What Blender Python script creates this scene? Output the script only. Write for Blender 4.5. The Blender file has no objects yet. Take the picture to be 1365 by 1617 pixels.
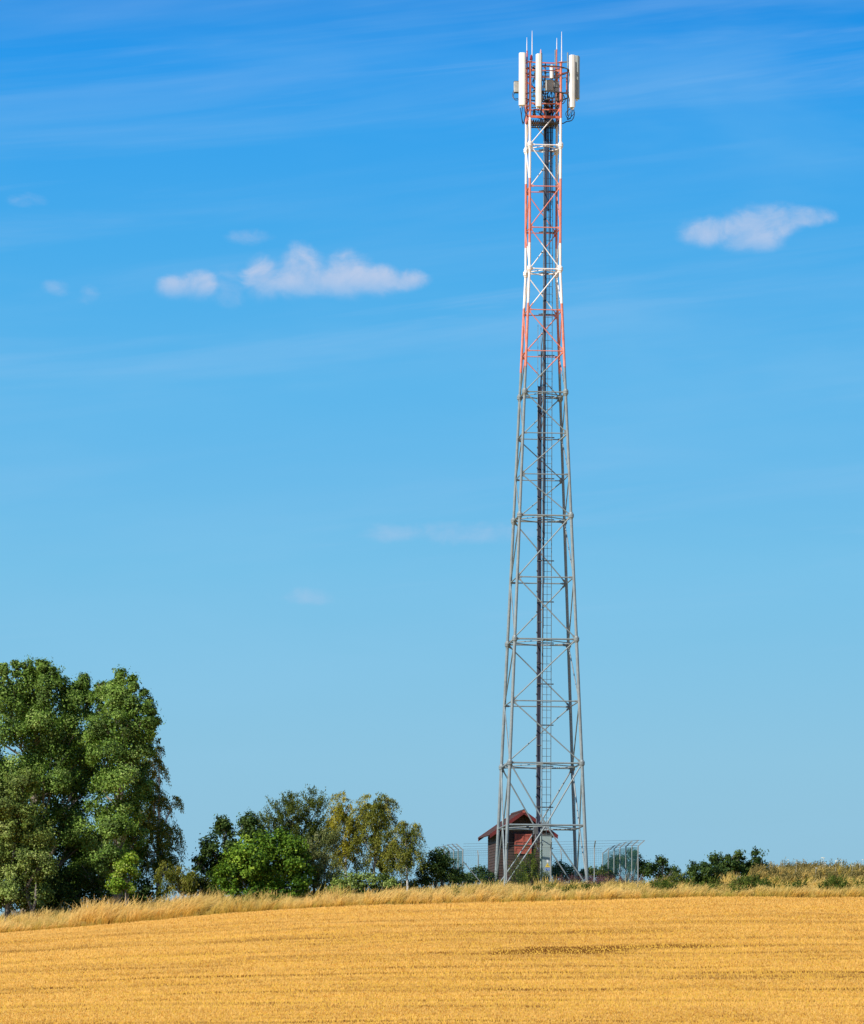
import bpy, math, random
import numpy as np
from mathutils import Vector, Matrix
R = math.radians
random.seed(7)
rng = np.random.default_rng(11)
C = bpy.context.scene.collection
SC = bpy.context.scene

# ------------------------------------------------------------------ camera
F = 7150.0; CX = 682.5; HY = 1720.0; ROLL = 0.0032      # photograph pixels: focal length, principal point
cam_d = bpy.data.cameras.new("camera"); cam = bpy.data.objects.new("camera", cam_d); C.objects.link(cam)
cam_d.sensor_fit = 'VERTICAL'; cam_d.sensor_height = 36.0
cam_d.lens = F / 1617.0 * 36.0
cam_d.shift_y = (HY - 808.5) / 1617.0
cam_d.clip_start = 0.5; cam_d.clip_end = 20000
cam.matrix_world = Matrix.Rotation(R(90), 4, 'X') @ Matrix.Rotation(ROLL, 4, 'Z')
SC.camera = cam
SC.render.resolution_x = 864; SC.render.resolution_y = 1024
SC.view_settings.view_transform = 'Standard'; SC.view_settings.look = 'None'
EXPO = 0.35; SC.view_settings.exposure = EXPO; SC.view_settings.gamma = 1.0

# ------------------------------------------------------------------ sun + sky
SUN_EL, SUN_ROT = R(36), R(229)
sun_dir = Vector((math.sin(SUN_ROT)*math.cos(SUN_EL), math.cos(SUN_ROT)*math.cos(SUN_EL), math.sin(SUN_EL)))
sl = bpy.data.lights.new("sun", 'SUN'); sl.energy = 4.8; sl.angle = R(0.53); sl.color = (1.0, 0.945, 0.86)
so = bpy.data.objects.new("sun", sl); C.objects.link(so)
so.rotation_euler = sun_dir.to_track_quat('Z', 'Y').to_euler(); so.location = (-60, -60, 90)

world = bpy.data.worlds.new("World"); SC.world = world; world.use_nodes = True
nt = world.node_tree; nt.nodes.clear()
class X:
    """tiny expression builder over shader math nodes"""
    tree = None
    def __init__(s, sock): s.s = sock
    @staticmethod
    def op(o, *a):
        n = X.tree.nodes.new('ShaderNodeMath'); n.operation = o
        for i, v in enumerate(a):
            if isinstance(v, X): X.tree.links.new(v.s, n.inputs[i])
            else: n.inputs[i].default_value = v
        return X(n.outputs[0])
    def __add__(s, o): return X.op('ADD', s, o)
    __radd__ = __add__
    def __sub__(s, o): return X.op('SUBTRACT', s, o)
    def __rsub__(s, o): return X.op('SUBTRACT', o, s)
    def __mul__(s, o): return X.op('MULTIPLY', s, o)
    __rmul__ = __mul__
    def __truediv__(s, o): return X.op('DIVIDE', s, o)
    def mx(s, o): return X.op('MAXIMUM', s, o)
    def mn(s, o): return X.op('MINIMUM', s, o)
def smooth(x, a, b):
    n = X.tree.nodes.new('ShaderNodeMapRange'); n.interpolation_type = 'SMOOTHSTEP'
    X.tree.links.new(x.s, n.inputs['Value']); n.inputs['From Min'].default_value = a; n.inputs['From Max'].default_value = b
    return X(n.outputs[0])
def vec(x, y, z=0.0):
    n = X.tree.nodes.new('ShaderNodeCombineXYZ')
    for i, v in enumerate((x, y, z)):
        if isinstance(v, X): X.tree.links.new(v.s, n.inputs[i])
        else: n.inputs[i].default_value = v
    return n.outputs[0]
def noise(v, scale, detail=4.0, rough=0.55, dist=0.0):
    n = X.tree.nodes.new('ShaderNodeTexNoise'); X.tree.links.new(v, n.inputs['Vector'])
    n.inputs['Scale'].default_value = scale; n.inputs['Detail'].default_value = detail
    n.inputs['Roughness'].default_value = rough; n.inputs['Distortion'].default_value = dist
    return X(n.outputs['Fac'])
def ramp(fac, stops, interp='LINEAR'):
    n = X.tree.nodes.new('ShaderNodeValToRGB'); X.tree.links.new(fac.s, n.inputs[0])
    r = n.color_ramp; r.interpolation = interp
    while len(r.elements) < len(stops): r.elements.new(0.5)
    for e, (p, c) in zip(r.elements, stops):
        e.position = p; e.color = (*c, 1)
    return n.outputs[0]
def mixc(fac, a, b):
    n = X.tree.nodes.new('ShaderNodeMix'); n.data_type = 'RGBA'
    for k, v in ((0, fac), (6, a), (7, b)):
        if isinstance(v, X): X.tree.links.new(v.s, n.inputs[k])
        elif isinstance(v, (int, float)): n.inputs[k].default_value = v
        elif isinstance(v, tuple): n.inputs[k].default_value = (*v, 1)
        else: X.tree.links.new(v, n.inputs[k])
    return n.outputs[2]
def lin(r, g, b):
    f = lambda c: ((c/255+0.055)/1.055)**2.4 if c > 10 else c/255/12.92
    return (f(r), f(g), f(b))

X.tree = nt
tc = nt.nodes.new('ShaderNodeTexCoord')
sep = nt.nodes.new('ShaderNodeSeparateXYZ'); nt.links.new(tc.outputs['Generated'], sep.inputs[0])
dx, dy, dz = (X(sep.outputs[i]) for i in range(3))
az = X.op('ARCTAN2', dx, dy); el = X.op('ARCSINE', dz)        # azimuth from +Y, elevation (radians)
sky = nt.nodes.new('ShaderNodeTexSky'); sky.sky_type = 'NISHITA'; sky.sun_disc = False
sky.sun_elevation = SUN_EL; sky.sun_rotation = SUN_ROT; sky.altitude = 300
sky.air_density = 1.0; sky.dust_density = 0.4; sky.ozone_density = 3.0
SKY_S = 0.10
EX = 2**EXPO
def sc_(c): return tuple(v/SKY_S/EX for v in c)
low = ramp(el/0.26, [(0.0000, lin(152, 196, 216)), (0.1828, lin(147, 194, 218)), (0.2792, lin(142, 197, 225)), (0.3594, lin(131, 195, 229)), (0.4392, lin(118, 192, 232)), (0.5186, lin(106, 186, 234)), (0.5976, lin(92, 181, 235)), (0.7022, lin(74, 172, 235)), (0.8057, lin(56, 162, 236)), (0.8621, lin(38, 152, 235)), (0.9080, lin(22, 141, 228))])
sc = nt.nodes.new('ShaderNodeVectorMath'); sc.operation = 'SCALE'; nt.links.new(low, sc.inputs[0]); sc.inputs['Scale'].default_value = 1/SKY_S/EX
# the deep polarised blue belongs to this low band of sky; overhead the plain physical sky takes over
base = mixc(smooth(el, 0.30, 0.75), sc.outputs[0], sky.outputs[0])
# thin streaks of high cirrus, nearly level
ca, sa = math.cos(R(6)), math.sin(R(6))
u = az*ca + el*sa; v = el*ca - az*sa
c1 = noise(vec(u*7.0, v*95.0), 1.0, 5, 0.58, 0.5)
c2 = noise(vec(u*4.0+3.1, v*26.0+1.7), 1.0, 3, 0.5, 0.3)
cir = smooth(c1, 0.40, 0.78)*smooth(c2, 0.28, 0.60)*smooth(el, 0.09, 0.15)
base = mixc(cir*0.20, base, sc_(lin(165, 203, 240)))
c3 = noise(vec(u*11.0+7.3, v*150.0+2.2), 1.0, 5, 0.6, 0.7)
base = mixc(smooth(c3, 0.52, 0.82)*smooth(c2, 0.45, 0.75)*smooth(el, 0.08, 0.13)*0.30, base, sc_(lin(185, 210, 242)))
veil = smooth(noise(vec(az*9.0+9.0, el*34.0), 1.0, 4, 0.55, 0.4), 0.42, 0.78)
base = mixc(veil*0.16, base, sc_(lin(150, 205, 240)))
# small cumulus: soft lobes given as azimuth / elevation with noise-eaten edges
def A(px): return math.atan((px-CX)/F)
def E(py): return math.atan((HY-py)/F)
nz = noise(vec(az*105.0, el*150.0), 1.0, 6, 0.60, 0.35)
nz2 = noise(vec(az*420.0, el*460.0), 1.0, 4, 0.6, 0.3)
edge = (nz-0.5)*1.7 + (nz2-0.5)*0.35
def cloud(lobes, dens, lo=-0.12, hi=1.05, amp=1.0, base_y=0, mid_y=0):
    """flat-based puffs: crisp domed tops, undersides that thin out"""
    f = None
    for (x, y, rx, ry) in lobes:
        a = (az-A(x))/(rx/F); e = (el-E(y))/(ry/F)
        e = e.mx(e*-1.2)
        d = 1.0 - (a*a + e*e)
        f = d if f is None else X.op('SMOOTH_MAX', f, d, 0.35)
    m_ = smooth(f + edge*amp, lo, hi)*dens*(0.62+smooth(f*0.6+nz*0.8, 0.30, 0.90)*0.38)
    return m_*(0.15+0.85*smooth(el, E(base_y), E(mid_y))) if base_y else m_
cl_col = mixc(smooth(nz, 0.3, 0.72), sc_(lin(158,192,232)), sc_(lin(192,206,233)))
m1 = cloud([(455,446,80,34),(412,446,40,44),(472,438,54,52),(545,440,50,48),(500,448,112,34),(592,446,62,30),(628,444,52,22)], 0.90, base_y=484, mid_y=432)
m2 = cloud([(270,460,36,26),(302,458,40,30),(320,456,24,28)], 0.76, base_y=482, mid_y=448)
m3 = cloud([(1120,368,62,30),(1180,364,66,40),(1222,352,54,32),(1265,346,52,22),(1180,384,60,26)], 0.78, base_y=416, mid_y=368)
m4 = cloud([(390,378,50,18),(135,470,22,24),(85,462,34,18),(356,462,40,46),(40,325,40,16)], 0.34, 0.15, 1.5, 1.3)
m5 = cloud([(620,845,80,20),(740,843,150,26),(480,945,70,18)], 0.30, 0.1, 1.5, 1.3)
for m in (m5, m4, m3, m2, m1): base = mixc(m, base, cl_col)
bg = nt.nodes.new('ShaderNodeBackground'); nt.links.new(base, bg.inputs[0]); bg.inputs[1].default_value = SKY_S
wo = nt.nodes.new('ShaderNodeOutputWorld'); nt.links.new(bg.outputs[0], wo.inputs[0])

# ------------------------------------------------------------------ helpers
def W(px, py, Y):
    """photo pixel at distance Y -> world point (camera roll undone)"""
    x, y = px-CX, HY-py
    x, y = x - ROLL*y, y + ROLL*x
    return np.array([x*Y/F, Y, y*Y/F])
def M(px, Y): return (px-CX)*Y/F            # pixel column (near the ground) -> X

class MB:
    def __init__(s): s.v = []; s.f = []; s.mi = []
    def add(s, vs, fs, mi=0):
        b = len(s.v); s.v += [tuple(map(float, p)) for p in vs]; s.f += [tuple(i+b for i in f) for f in fs]; s.mi += [mi]*len(fs)
    def tube(s, p0, p1, r0, r1=None, n=10, caps=True):
        r1 = r0 if r1 is None else r1
        s.path([p0, p1], [r0, r1], n, caps)
    def path(s, pts, rad, n=8, caps=True):
        pts = [Vector(p) for p in pts]
        if not hasattr(rad, '__len__'): rad = [rad]*len(pts)
        vs = []; up = None
        for i, p in enumerate(pts):
            t = (pts[min(i+1, len(pts)-1)]-pts[max(i-1, 0)])
            t = t.normalized() if t.length > 1e-9 else Vector((0, 0, 1))
            if up is None:
                a = Vector((1, 0, 0)) if abs(t.x) < 0.9 else Vector((0, 1, 0)); up = t.cross(a).normalized()
            else:
                up = (up - t*up.dot(t)); up = up.normalized() if up.length > 1e-6 else t.orthogonal().normalized()
            w = t.cross(up)
            for k in range(n):
                an = 2*math.pi*k/n; vs.append(p + (up*math.cos(an)+w*math.sin(an))*rad[i])
        fs = [(i*n+k, i*n+(k+1) % n, (i+1)*n+(k+1) % n, (i+1)*n+k) for i in range(len(pts)-1) for k in range(n)]
        if caps: fs += [tuple(range(n))[::-1], tuple((len(pts)-1)*n+k for k in range(n))]
        s.add(vs, fs)
    def box(s, c, sx, sy, sz, rz=0.0, rot=None, bev=0.0, mi=0):
        """bevelled in plan when bev > 0"""
        hx, hy, hz = sx/2, sy/2, sz/2
        if bev > 0:
            pl = [(-hx+bev, -hy), (hx-bev, -hy), (hx, -hy+bev), (hx, hy-bev), (hx-bev, hy), (-hx+bev, hy), (-hx, hy-bev), (-hx, -hy+bev)]
        else: pl = [(-hx, -hy), (hx, -hy), (hx, hy), (-hx, hy)]
        n = len(pl); m = rot if rot is not None else Matrix.Rotation(rz, 3, 'Z')
        vs = [m @ Vector((x, y, z)) + Vector(c) for z in (-hz, hz) for x, y in pl]
        fs = [tuple(range(n))[::-1], tuple(range(n, 2*n))] + [(k, (k+1) % n, n+(k+1) % n, n+k) for k in range(n)]
        s.add(vs, fs, mi)
    def beam(s, p0, p1, w, h):
        """rectangular bar, h measured along the vertical-ish axis"""
        a, b = Vector(p0), Vector(p1); t = (b-a).normalized(); side = t.cross(Vector((0, 0, 1)))
        side = side.normalized() if side.length > 1e-5 else Vector((1, 0, 0)); upv = side.cross(t)
        vs = [q + side*x*w/2 + upv*y*h/2 for q in (a, b) for x, y in ((-1, -1), (1, -1), (1, 1), (-1, 1))]
        s.add(vs, [(3, 2, 1, 0), (4, 5, 6, 7), (0, 1, 5, 4), (1, 2, 6, 5), (2, 3, 7, 6), (3, 0, 4, 7)])
    def prism(s, poly, axis_vec, mi=0):
        n = len(poly); a = Vector(axis_vec)
        vs = [Vector(p) for p in poly] + [Vector(p)+a for p in poly]
        s.add(vs, [tuple(range(n))[::-1], tuple(range(n, 2*n))] + [(k, (k+1) % n, n+(k+1) % n, n+k) for k in range(n)], mi)

def link(name, me, parent=None, smooth_=False):
    o = bpy.data.objects.new(name, me); C.objects.link(o)
    if parent is not None: o.parent = parent
    return o
def obj(name, mb, mat, parent=None, world_coords=False, smooth_=False):
    me = bpy.data.meshes.new(name)
    vs = mb.v
    if world_coords and parent is not None:
        r = parent
        while r.parent is not None: r = r.parent
        inv = (Matrix.Translation(r.location) @ Matrix.Rotation(r.rotation_euler.z, 4, 'Z')).inverted()
        vs = [tuple(inv @ Vector(p)) for p in vs]
    me.from_pydata(vs, [], mb.f)
    for m in (mat if isinstance(mat, (list, tuple)) else [mat]): me.materials.append(m)
    if any(mb.mi): me.polygons.foreach_set('material_index', mb.mi)
    if smooth_: me.polygons.foreach_set('use_smooth', [True]*len(me.polygons))
    me.update()
    return link(name, me, parent)
def tag(o, label=None, cat=None, group=None, kind=None):
    if label: o['label'] = label
    if cat: o['category'] = cat
    if group: o['group'] = group
    if kind: o['kind'] = kind
    return o
def thing(name, label, cat, loc=(0, 0, 0), rz=0.0, group=None):
    o = bpy.data.objects.new(name, None); C.objects.link(o); o.empty_display_size = 0.3
    o.location = loc; o.rotation_euler = (0, 0, rz)
    return tag(o, label, cat, group)

def fmesh(name, V, Q, mat, attrs=None, pattrs=None, parent=None):
    """numpy quads -> object"""
    me = bpy.data.meshes.new(name); nv, nf = len(V), len(Q)
    me.vertices.add(nv); me.vertices.foreach_set('co', np.ascontiguousarray(V, dtype=np.float32).ravel())
    me.loops.add(nf*4); me.loops.foreach_set('vertex_index', np.ascontiguousarray(Q, dtype=np.int32).ravel())
    me.polygons.add(nf); me.polygons.foreach_set('loop_start', np.arange(0, nf*4, 4, dtype=np.int32))
    for k, a in (attrs or {}).items():
        at = me.attributes.new(k, 'FLOAT', 'FACE'); at.data.foreach_set('value', np.asarray(a, dtype=np.float32))
    for k, a in (pattrs or {}).items():
        at = me.attributes.new(k, 'FLOAT', 'POINT'); at.data.foreach_set('value', np.asarray(a, dtype=np.float32))
    me.materials.append(mat); me.update(calc_edges=True)
    return link(name, me, parent)

_l = {}
def vnoise(x, y, seed=0):
    if seed not in _l: _l[seed] = np.random.default_rng(seed+100).random((256, 256))
    g = _l[seed]; x = np.asarray(x, float); y = np.asarray(y, float)
    xi, yi = np.floor(x).astype(int), np.floor(y).astype(int); fx, fy = x-xi, y-yi
    fx = fx*fx*(3-2*fx); fy = fy*fy*(3-2*fy)
    a = g[xi & 255, yi & 255]; b = g[(xi+1) & 255, yi & 255]; c = g[xi & 255, (yi+1) & 255]; d = g[(xi+1) & 255, (yi+1) & 255]
    return (a*(1-fx)+b*fx)*(1-fy)+(c*(1-fx)+d*fx)*fy
def fbm(x, y, seed=0, o=4): return sum(vnoise(x*2**k, y*2**k, seed+k)*0.5**k for k in range(o))/sum(0.5**k for k in range(o))

# ------------------------------------------------------------------ materials
def newmat(name):
    m = bpy.data.materials.new(name); m.use_nodes = True; X.tree = m.node_tree
    b = m.node_tree.nodes['Principled BSDF']; return m, m.node_tree, b
def pmat(name, col, rough=0.6, metal=0.0, var=0.25, scale=3.0, stain=None, bump=0.0, stretch=(1, 1, 1)):
    m, t, b = newmat(name)
    tcn = t.nodes.new('ShaderNodeTexCoord'); mp = t.nodes.new('ShaderNodeMapping'); t.links.new(tcn.outputs['Object'], mp.inputs[0])
    mp.inputs['Scale'].default_value = stretch
    n = noise(mp.outputs[0], scale, 5, 0.6)
    dark = tuple(c*(1-var) for c in (stain or col)); lite = tuple(min(1, c*(1+var*0.5)) for c in col)
    c = ramp(n, [(0.3, dark), (0.55, col), (0.75, lite)])
    t.links.new(c, b.inputs['Base Color']); b.inputs['Roughness'].default_value = rough; b.inputs['Metallic'].default_value = metal
    if bump:
        bn = t.nodes.new('ShaderNodeBump'); bn.inputs['Strength'].default_value = bump; bn.inputs['Distance'].default_value = 0.02
        n2 = noise(mp.outputs[0], scale*6, 4, 0.6); t.links.new(n2.s, bn.inputs['Height']); t.links.new(bn.outputs[0], b.inputs['Normal'])
    return m
GALV = (0.255, 0.30, 0.305)
RED = (0.60, 0.135, 0.068); WHITE = (0.82, 0.82, 0.80)
def tower_paint():
    """red / white / bare zinc bands as they are painted on the steel, by height above the tower's foot"""
    m, t, b = newmat('tower_paint')
    tcn = t.nodes.new('ShaderNodeTexCoord'); s = t.nodes.new('ShaderNodeSeparateXYZ'); t.links.new(tcn.outputs['Object'], s.inputs[0])
    z = X(s.outputs[2])
    r = ramp(z/50.0, [(0, GALV), (25.1/50, RED), (28.2/50, WHITE), (31.2/50, RED), (34.2/50, WHITE), (37.3/50, RED)], 'CONSTANT')
    n = noise(tcn.outputs['Object'], 2.2, 5, 0.65)
    n3 = noise(tcn.outputs['Object'], 9.0, 4, 0.6)
    f = (smooth(n, 0.30, 0.70)*0.30 + smooth(n3, 0.35, 0.7)*0.14)
    fade = mixc(f*X.op('GREATER_THAN', z, 25.25), r, (0.72, 0.50, 0.44))
    n4 = noise(tcn.outputs['Object'], 14.0, 5, 0.7)
    fade = mixc(smooth(n4, 0.58, 0.72)*0.45*X.op('GREATER_THAN', z, 25.25), fade, (0.16, 0.10, 0.07))
    grey = mixc(f*1.6*X.op('LESS_THAN', z, 25.25), fade, (0.13, 0.155, 0.16))
    t.links.new(grey, b.inputs['Base Color']); b.inputs['Roughness'].default_value = 0.5
    metal = X.op('LESS_THAN', z, 25.25)*0.10; t.links.new(metal.s, b.inputs['Metallic'])
    return m
PAINT = tower_paint()
ZINC = pmat('galvanised_steel', GALV, 0.5, 0.3, 0.35, 4.0)
DARKST = pmat('dark_steel', (0.10, 0.10, 0.10), 0.6, 0.2, 0.4, 8.0)
REDM = pmat('red_painted_steel', RED, 0.5, 0, 0.3, 5.0)
RADOME = pmat('radome_white', (0.80, 0.79, 0.74), 0.45, 0, 0.10, 2.0, bump=0.0)
RADSHADE = pmat('radome_shade_grey', (0.34, 0.38, 0.36), 0.5, 0, 0.12, 2.0)  # darker radome colour, shade of the right-facing panel painted in
BOXG = pmat('equipment_grey', (0.42, 0.42, 0.39), 0.55, 0, 0.2, 6.0)
CABLE = pmat('cable_black', (0.010, 0.014, 0.042), 0.5, 0, 0.4, 9.0)
WHIP = pmat('whip_fibreglass', (0.72, 0.70, 0.74), 0.5, 0, 0.1, 5.0)
LENSR = pmat('red_lens', (0.25, 0.02, 0.02), 0.2, 0, 0.1, 5.0)
CONC = pmat('concrete', (0.34, 0.33, 0.30), 0.9, 0, 0.3, 3.0, bump=0.4)
WOOD = pmat('brown_boards', (0.058, 0.029, 0.020), 0.75, 0, 0.50, 3.0, bump=0.5, stretch=(1, 1, 9))
WOODV = pmat('gable_boards', (0.10, 0.050, 0.030), 0.75, 0, 0.45, 3.0, bump=0.5, stretch=(9, 9, 1))
BARGE = pmat('red_bargeboard', (0.15, 0.018, 0.014), 0.6, 0, 0.35, 4.0)
TILE = pmat('roof_tiles', (0.065, 0.026, 0.018), 0.85, 0, 0.5, 5.0, bump=0.5)
HATCH = pmat('faded_red_boards', (0.40, 0.095, 0.062), 0.7, 0, 0.3, 6.0, bump=0.3)
CAB = pmat('cabinet_grey', (0.30, 0.37, 0.35), 0.55, 0, 0.15, 3.0)
STW = pmat('sticker_white', (0.80, 0.80, 0.78), 0.5, 0, 0.05, 5.0)
STY = pmat('sticker_yellow', (0.80, 0.55, 0.06), 0.5, 0, 0.05, 5.0)
STB = pmat('sticker_blue', (0.10, 0.22, 0.62), 0.5, 0, 0.05, 5.0)
BLK = pmat('sticker_black', (0.02, 0.02, 0.02), 0.5, 0, 0.05, 5.0)
MESHG = pmat('green_coated_wire', (0.016, 0.085, 0.085), 0.5, 0, 0.3, 3.0)
POSTM = pmat('fence_post_steel', (0.27, 0.29, 0.28), 0.55, 0.2, 0.3, 4.0)
BARK = pmat('grey_bark', (0.22, 0.19, 0.15), 0.9, 0, 0.5, 3.0, bump=0.7, stretch=(4, 4, 1))
BIRCHB = pmat('birch_bark', (0.55, 0.52, 0.47), 0.8, 0, 0.7, 4.0, bump=0.4, stretch=(1, 1, 3))
STEMM = pmat('brown_stems', (0.10, 0.070, 0.040), 0.9, 0, 0.4, 3.0)

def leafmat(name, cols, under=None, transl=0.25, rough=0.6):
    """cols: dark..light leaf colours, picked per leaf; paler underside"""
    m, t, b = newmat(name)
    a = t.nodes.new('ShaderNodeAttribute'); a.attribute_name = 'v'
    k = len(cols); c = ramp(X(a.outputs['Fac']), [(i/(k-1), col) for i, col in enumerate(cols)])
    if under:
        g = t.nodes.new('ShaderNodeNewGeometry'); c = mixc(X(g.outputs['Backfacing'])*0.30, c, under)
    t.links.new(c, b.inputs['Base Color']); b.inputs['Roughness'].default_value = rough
    b.inputs['Specular IOR Level'].default_value = 0.14
    tr = t.nodes.new('ShaderNodeBsdfTranslucent'); t.links.new(c, tr.inputs[0])
    mx = t.nodes.new('ShaderNodeMixShader'); mx.inputs[0].default_value = transl
    t.links.new(b.outputs[0], mx.inputs[1]); t.links.new(tr.outputs[0], mx.inputs[2])
    t.links.new(mx.outputs[0], t.nodes['Material Output'].inputs[0])
    return m
L_POP = leafmat('poplar_leaf', [(0.016,0.046,0.004),(0.075,0.165,0.012),(0.18,0.31,0.028),(0.42,0.53,0.15)], (0.20,0.27,0.08))
L_POP2 = leafmat('poplar_leaf_yellowish', [(0.028,0.058,0.006),(0.10,0.175,0.018),(0.23,0.32,0.042),(0.44,0.50,0.16)], (0.25,0.29,0.10))
L_BIR = leafmat('birch_leaf', [(0.060,0.080,0.008),(0.135,0.155,0.018),(0.24,0.24,0.035),(0.46,0.41,0.10)])
L_BIRY = leafmat('birch_leaf_golden', [(0.065,0.080,0.006),(0.17,0.175,0.012),(0.34,0.29,0.020),(0.45,0.38,0.06)])
L_BRIGHT = leafmat('bright_maple_leaf', [(0.020,0.055,0.005),(0.062,0.135,0.010),(0.135,0.240,0.018),(0.29,0.40,0.04)])
L_DARK = leafmat('dark_leaf', [(0.014,0.034,0.007),(0.034,0.068,0.012),(0.062,0.105,0.018),(0.12,0.17,0.035)])
L_OLIVE = leafmat('olive_leaf', [(0.028,0.048,0.008),(0.065,0.092,0.012),(0.12,0.145,0.020),(0.15,0.165,0.040)])
L_GREY = leafmat('greygreen_leaf', [(0.06,0.09,0.022),(0.12,0.15,0.040),(0.21,0.23,0.075),(0.36,0.35,0.18)])
L_LIME = leafmat('lime_leaf', [(0.06,0.14,0.008),(0.14,0.25,0.015),(0.30,0.40,0.035),(0.50,0.54,0.16)])
L_BROOM = leafmat('broom_leaf', [(0.026,0.050,0.005),(0.060,0.095,0.010),(0.12,0.16,0.018),(0.22,0.23,0.05)])
L_PURP = leafmat('purple_flower', [(0.07,0.030,0.030),(0.13,0.055,0.060),(0.20,0.09,0.10),(0.11,0.10,0.04)])
def grassmat(name, root, mid, tip, alt):
    m, t, b = newmat(name)
    a = t.nodes.new('ShaderNodeAttribute'); a.attribute_name = 't'
    a2 = t.nodes.new('ShaderNodeAttribute'); a2.attribute_name = 'v'
    c = ramp(X(a.outputs['Fac']), [(0, root), (0.4, mid), (1, tip)])
    c = mixc(X(a2.outputs['Fac']), c, alt)
    t.links.new(c, b.inputs['Base Color']); b.inputs['Roughness'].default_value = 0.75; b.inputs['Specular IOR Level'].default_value = 0.10
    tr = t.nodes.new('ShaderNodeBsdfTranslucent'); t.links.new(c, tr.inputs[0])
    mx = t.nodes.new('ShaderNodeMixShader'); mx.inputs[0].default_value = 0.22
    t.links.new(b.outputs[0], mx.inputs[1]); t.links.new(tr.outputs[0], mx.inputs[2]); t.links.new(mx.outputs[0], t.nodes['Material Output'].inputs[0])
    return m
G_DRY = grassmat('dry_grass', (0.38,0.19,0.030), (0.68,0.395,0.070), (0.84,0.58,0.21), (0.22,0.23,0.030))
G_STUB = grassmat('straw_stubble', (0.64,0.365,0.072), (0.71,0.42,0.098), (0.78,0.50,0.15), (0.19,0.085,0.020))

# ------------------------------------------------------------------ ground
ZY = np.array([-3000,-60, 0, 60, 100, 120, 132, 140, 150, 160, 170, 180, 190, 198, 205, 212, 218, 224, 235, 250, 300, 600, 1500, 6000])
ZZ = np.array([-30,-1.9,-1.6,-1.2,-0.6, 0.35, 1.25, 2.0, 3.03, 4.10, 5.17, 6.22, 7.22, 7.98, 8.60, 9.22, 9.60, 9.78, 9.80, 9.4, 6.0, -8, -30, -120])
SX = np.array([-400, -60, -36, -19.6, -13.8, -9.5, -4.9, 0.5, 5.2, 11, 19.6, 60, 400])
SZ = np.array([-7.0, -4.0, -2.75, -1.63, -1.15, -0.75, -0.38, -0.16, -0.06, 0.09, 0.17, 0.3, 0.0])
def ground(x, y):
    x = np.asarray(x, float); y = np.asarray(y, float)
    zc = (np.interp(y-2, ZY, ZZ)+np.interp(y, ZY, ZZ)*2+np.interp(y+2, ZY, ZZ))/4
    s = (np.interp(x-1.5, SX, SZ)+np.interp(x, SX, SZ)*2+np.interp(x+1.5, SX, SZ))/4
    w = np.interp(y, [60, 140, 160, 180, 205, 400, 2000], [0.1, 0.22, 0.36, 0.62, 1.0, 1.0, 0.3])
    r = np.clip((x-11)/6, 0, 1)*np.clip((y-207)/14, 0, 1)*0.62          # the verge climbs to the right
    z = zc + s*w + r*r*(3-2*r)*1.0
    near = np.clip(1-np.abs(y-190)/90, 0, 1)
    return z + (fbm(x*0.22+40, y*0.16+7, 3, 3)-0.5)*0.22*near
def G(x, y): return float(ground(x, y))
def edge_y(x): return 205.0 + (fbm(np.asarray(x, float)*0.25+9, 3.3, 21, 3)-0.5)*1.0

def axis(fine0, fine1, step, far):
    mid = list(np.arange(fine0, fine1+1e-6, step)); a = [fine0]; d = step
    while a[-1] > -far: d *= 1.35; a.append(a[-1]-d)
    b = [fine1]; d = step
    while b[-1] < far: d *= 1.35; b.append(b[-1]+d)
    return np.array(a[:0:-1] + mid + b[1:])
gx = axis(-40, 40, 0.8, 6000); gy = axis(100, 250, 0.8, 6000)
XX, YY = np.meshgrid(gx, gy); V = np.stack([XX, YY, ground(XX, YY)-0.0], -1).reshape(-1, 3)
nx, ny = len(gx), len(gy); ii = (np.arange(ny-1)[:, None]*nx+np.arange(nx-1)[None, :]).ravel()
Q = np.stack([ii, ii+1, ii+nx+1, ii+nx], -1)
m, t, b = newmat('stubble_field_ground'); 
g = t.nodes.new('ShaderNodeNewGeometry'); s = t.nodes.new('ShaderNodeSeparateXYZ'); t.links.new(g.outputs['Position'], s.inputs[0])
px, py = X(s.outputs[0]), X(s.outputs[1])
n1 = noise(vec(px*0.25, py*2.0), 1.0, 6, 0.65); n2 = noise(vec(px*6.0, py*6.0), 1.0, 5, 0.7)
cs = ramp(n1*0.5+n2*0.5, [(0.3, (0.44,0.22,0.028)), (0.5, (0.66,0.36,0.045)), (0.7, (0.76,0.45,0.07))])
cg = ramp(n1*0.4+n2*0.6, [(0.35, (0.12,0.11,0.02)), (0.55, (0.28,0.22,0.045)), (0.7, (0.42,0.32,0.08))])
cc = mixc(smooth(py+(n2-0.5)*1.5, 204.6, 205.6), cs, cg)
t.links.new(cc, b.inputs['Base Color']); b.inputs['Roughness'].default_value = 0.95; b.inputs['Specular IOR Level'].default_value = 0.1
bn = t.nodes.new('ShaderNodeBump'); bn.inputs['Strength'].default_value = 0.6; bn.inputs['Distance'].default_value = 0.08
t.links.new(n2.s, bn.inputs['Height']); t.links.new(bn.outputs[0], b.inputs['Normal'])
go = fmesh('ground', V, Q, m); go.data.polygons.foreach_set('use_smooth', [True]*len(go.data.polygons))
tag(go, kind='structure')

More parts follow.
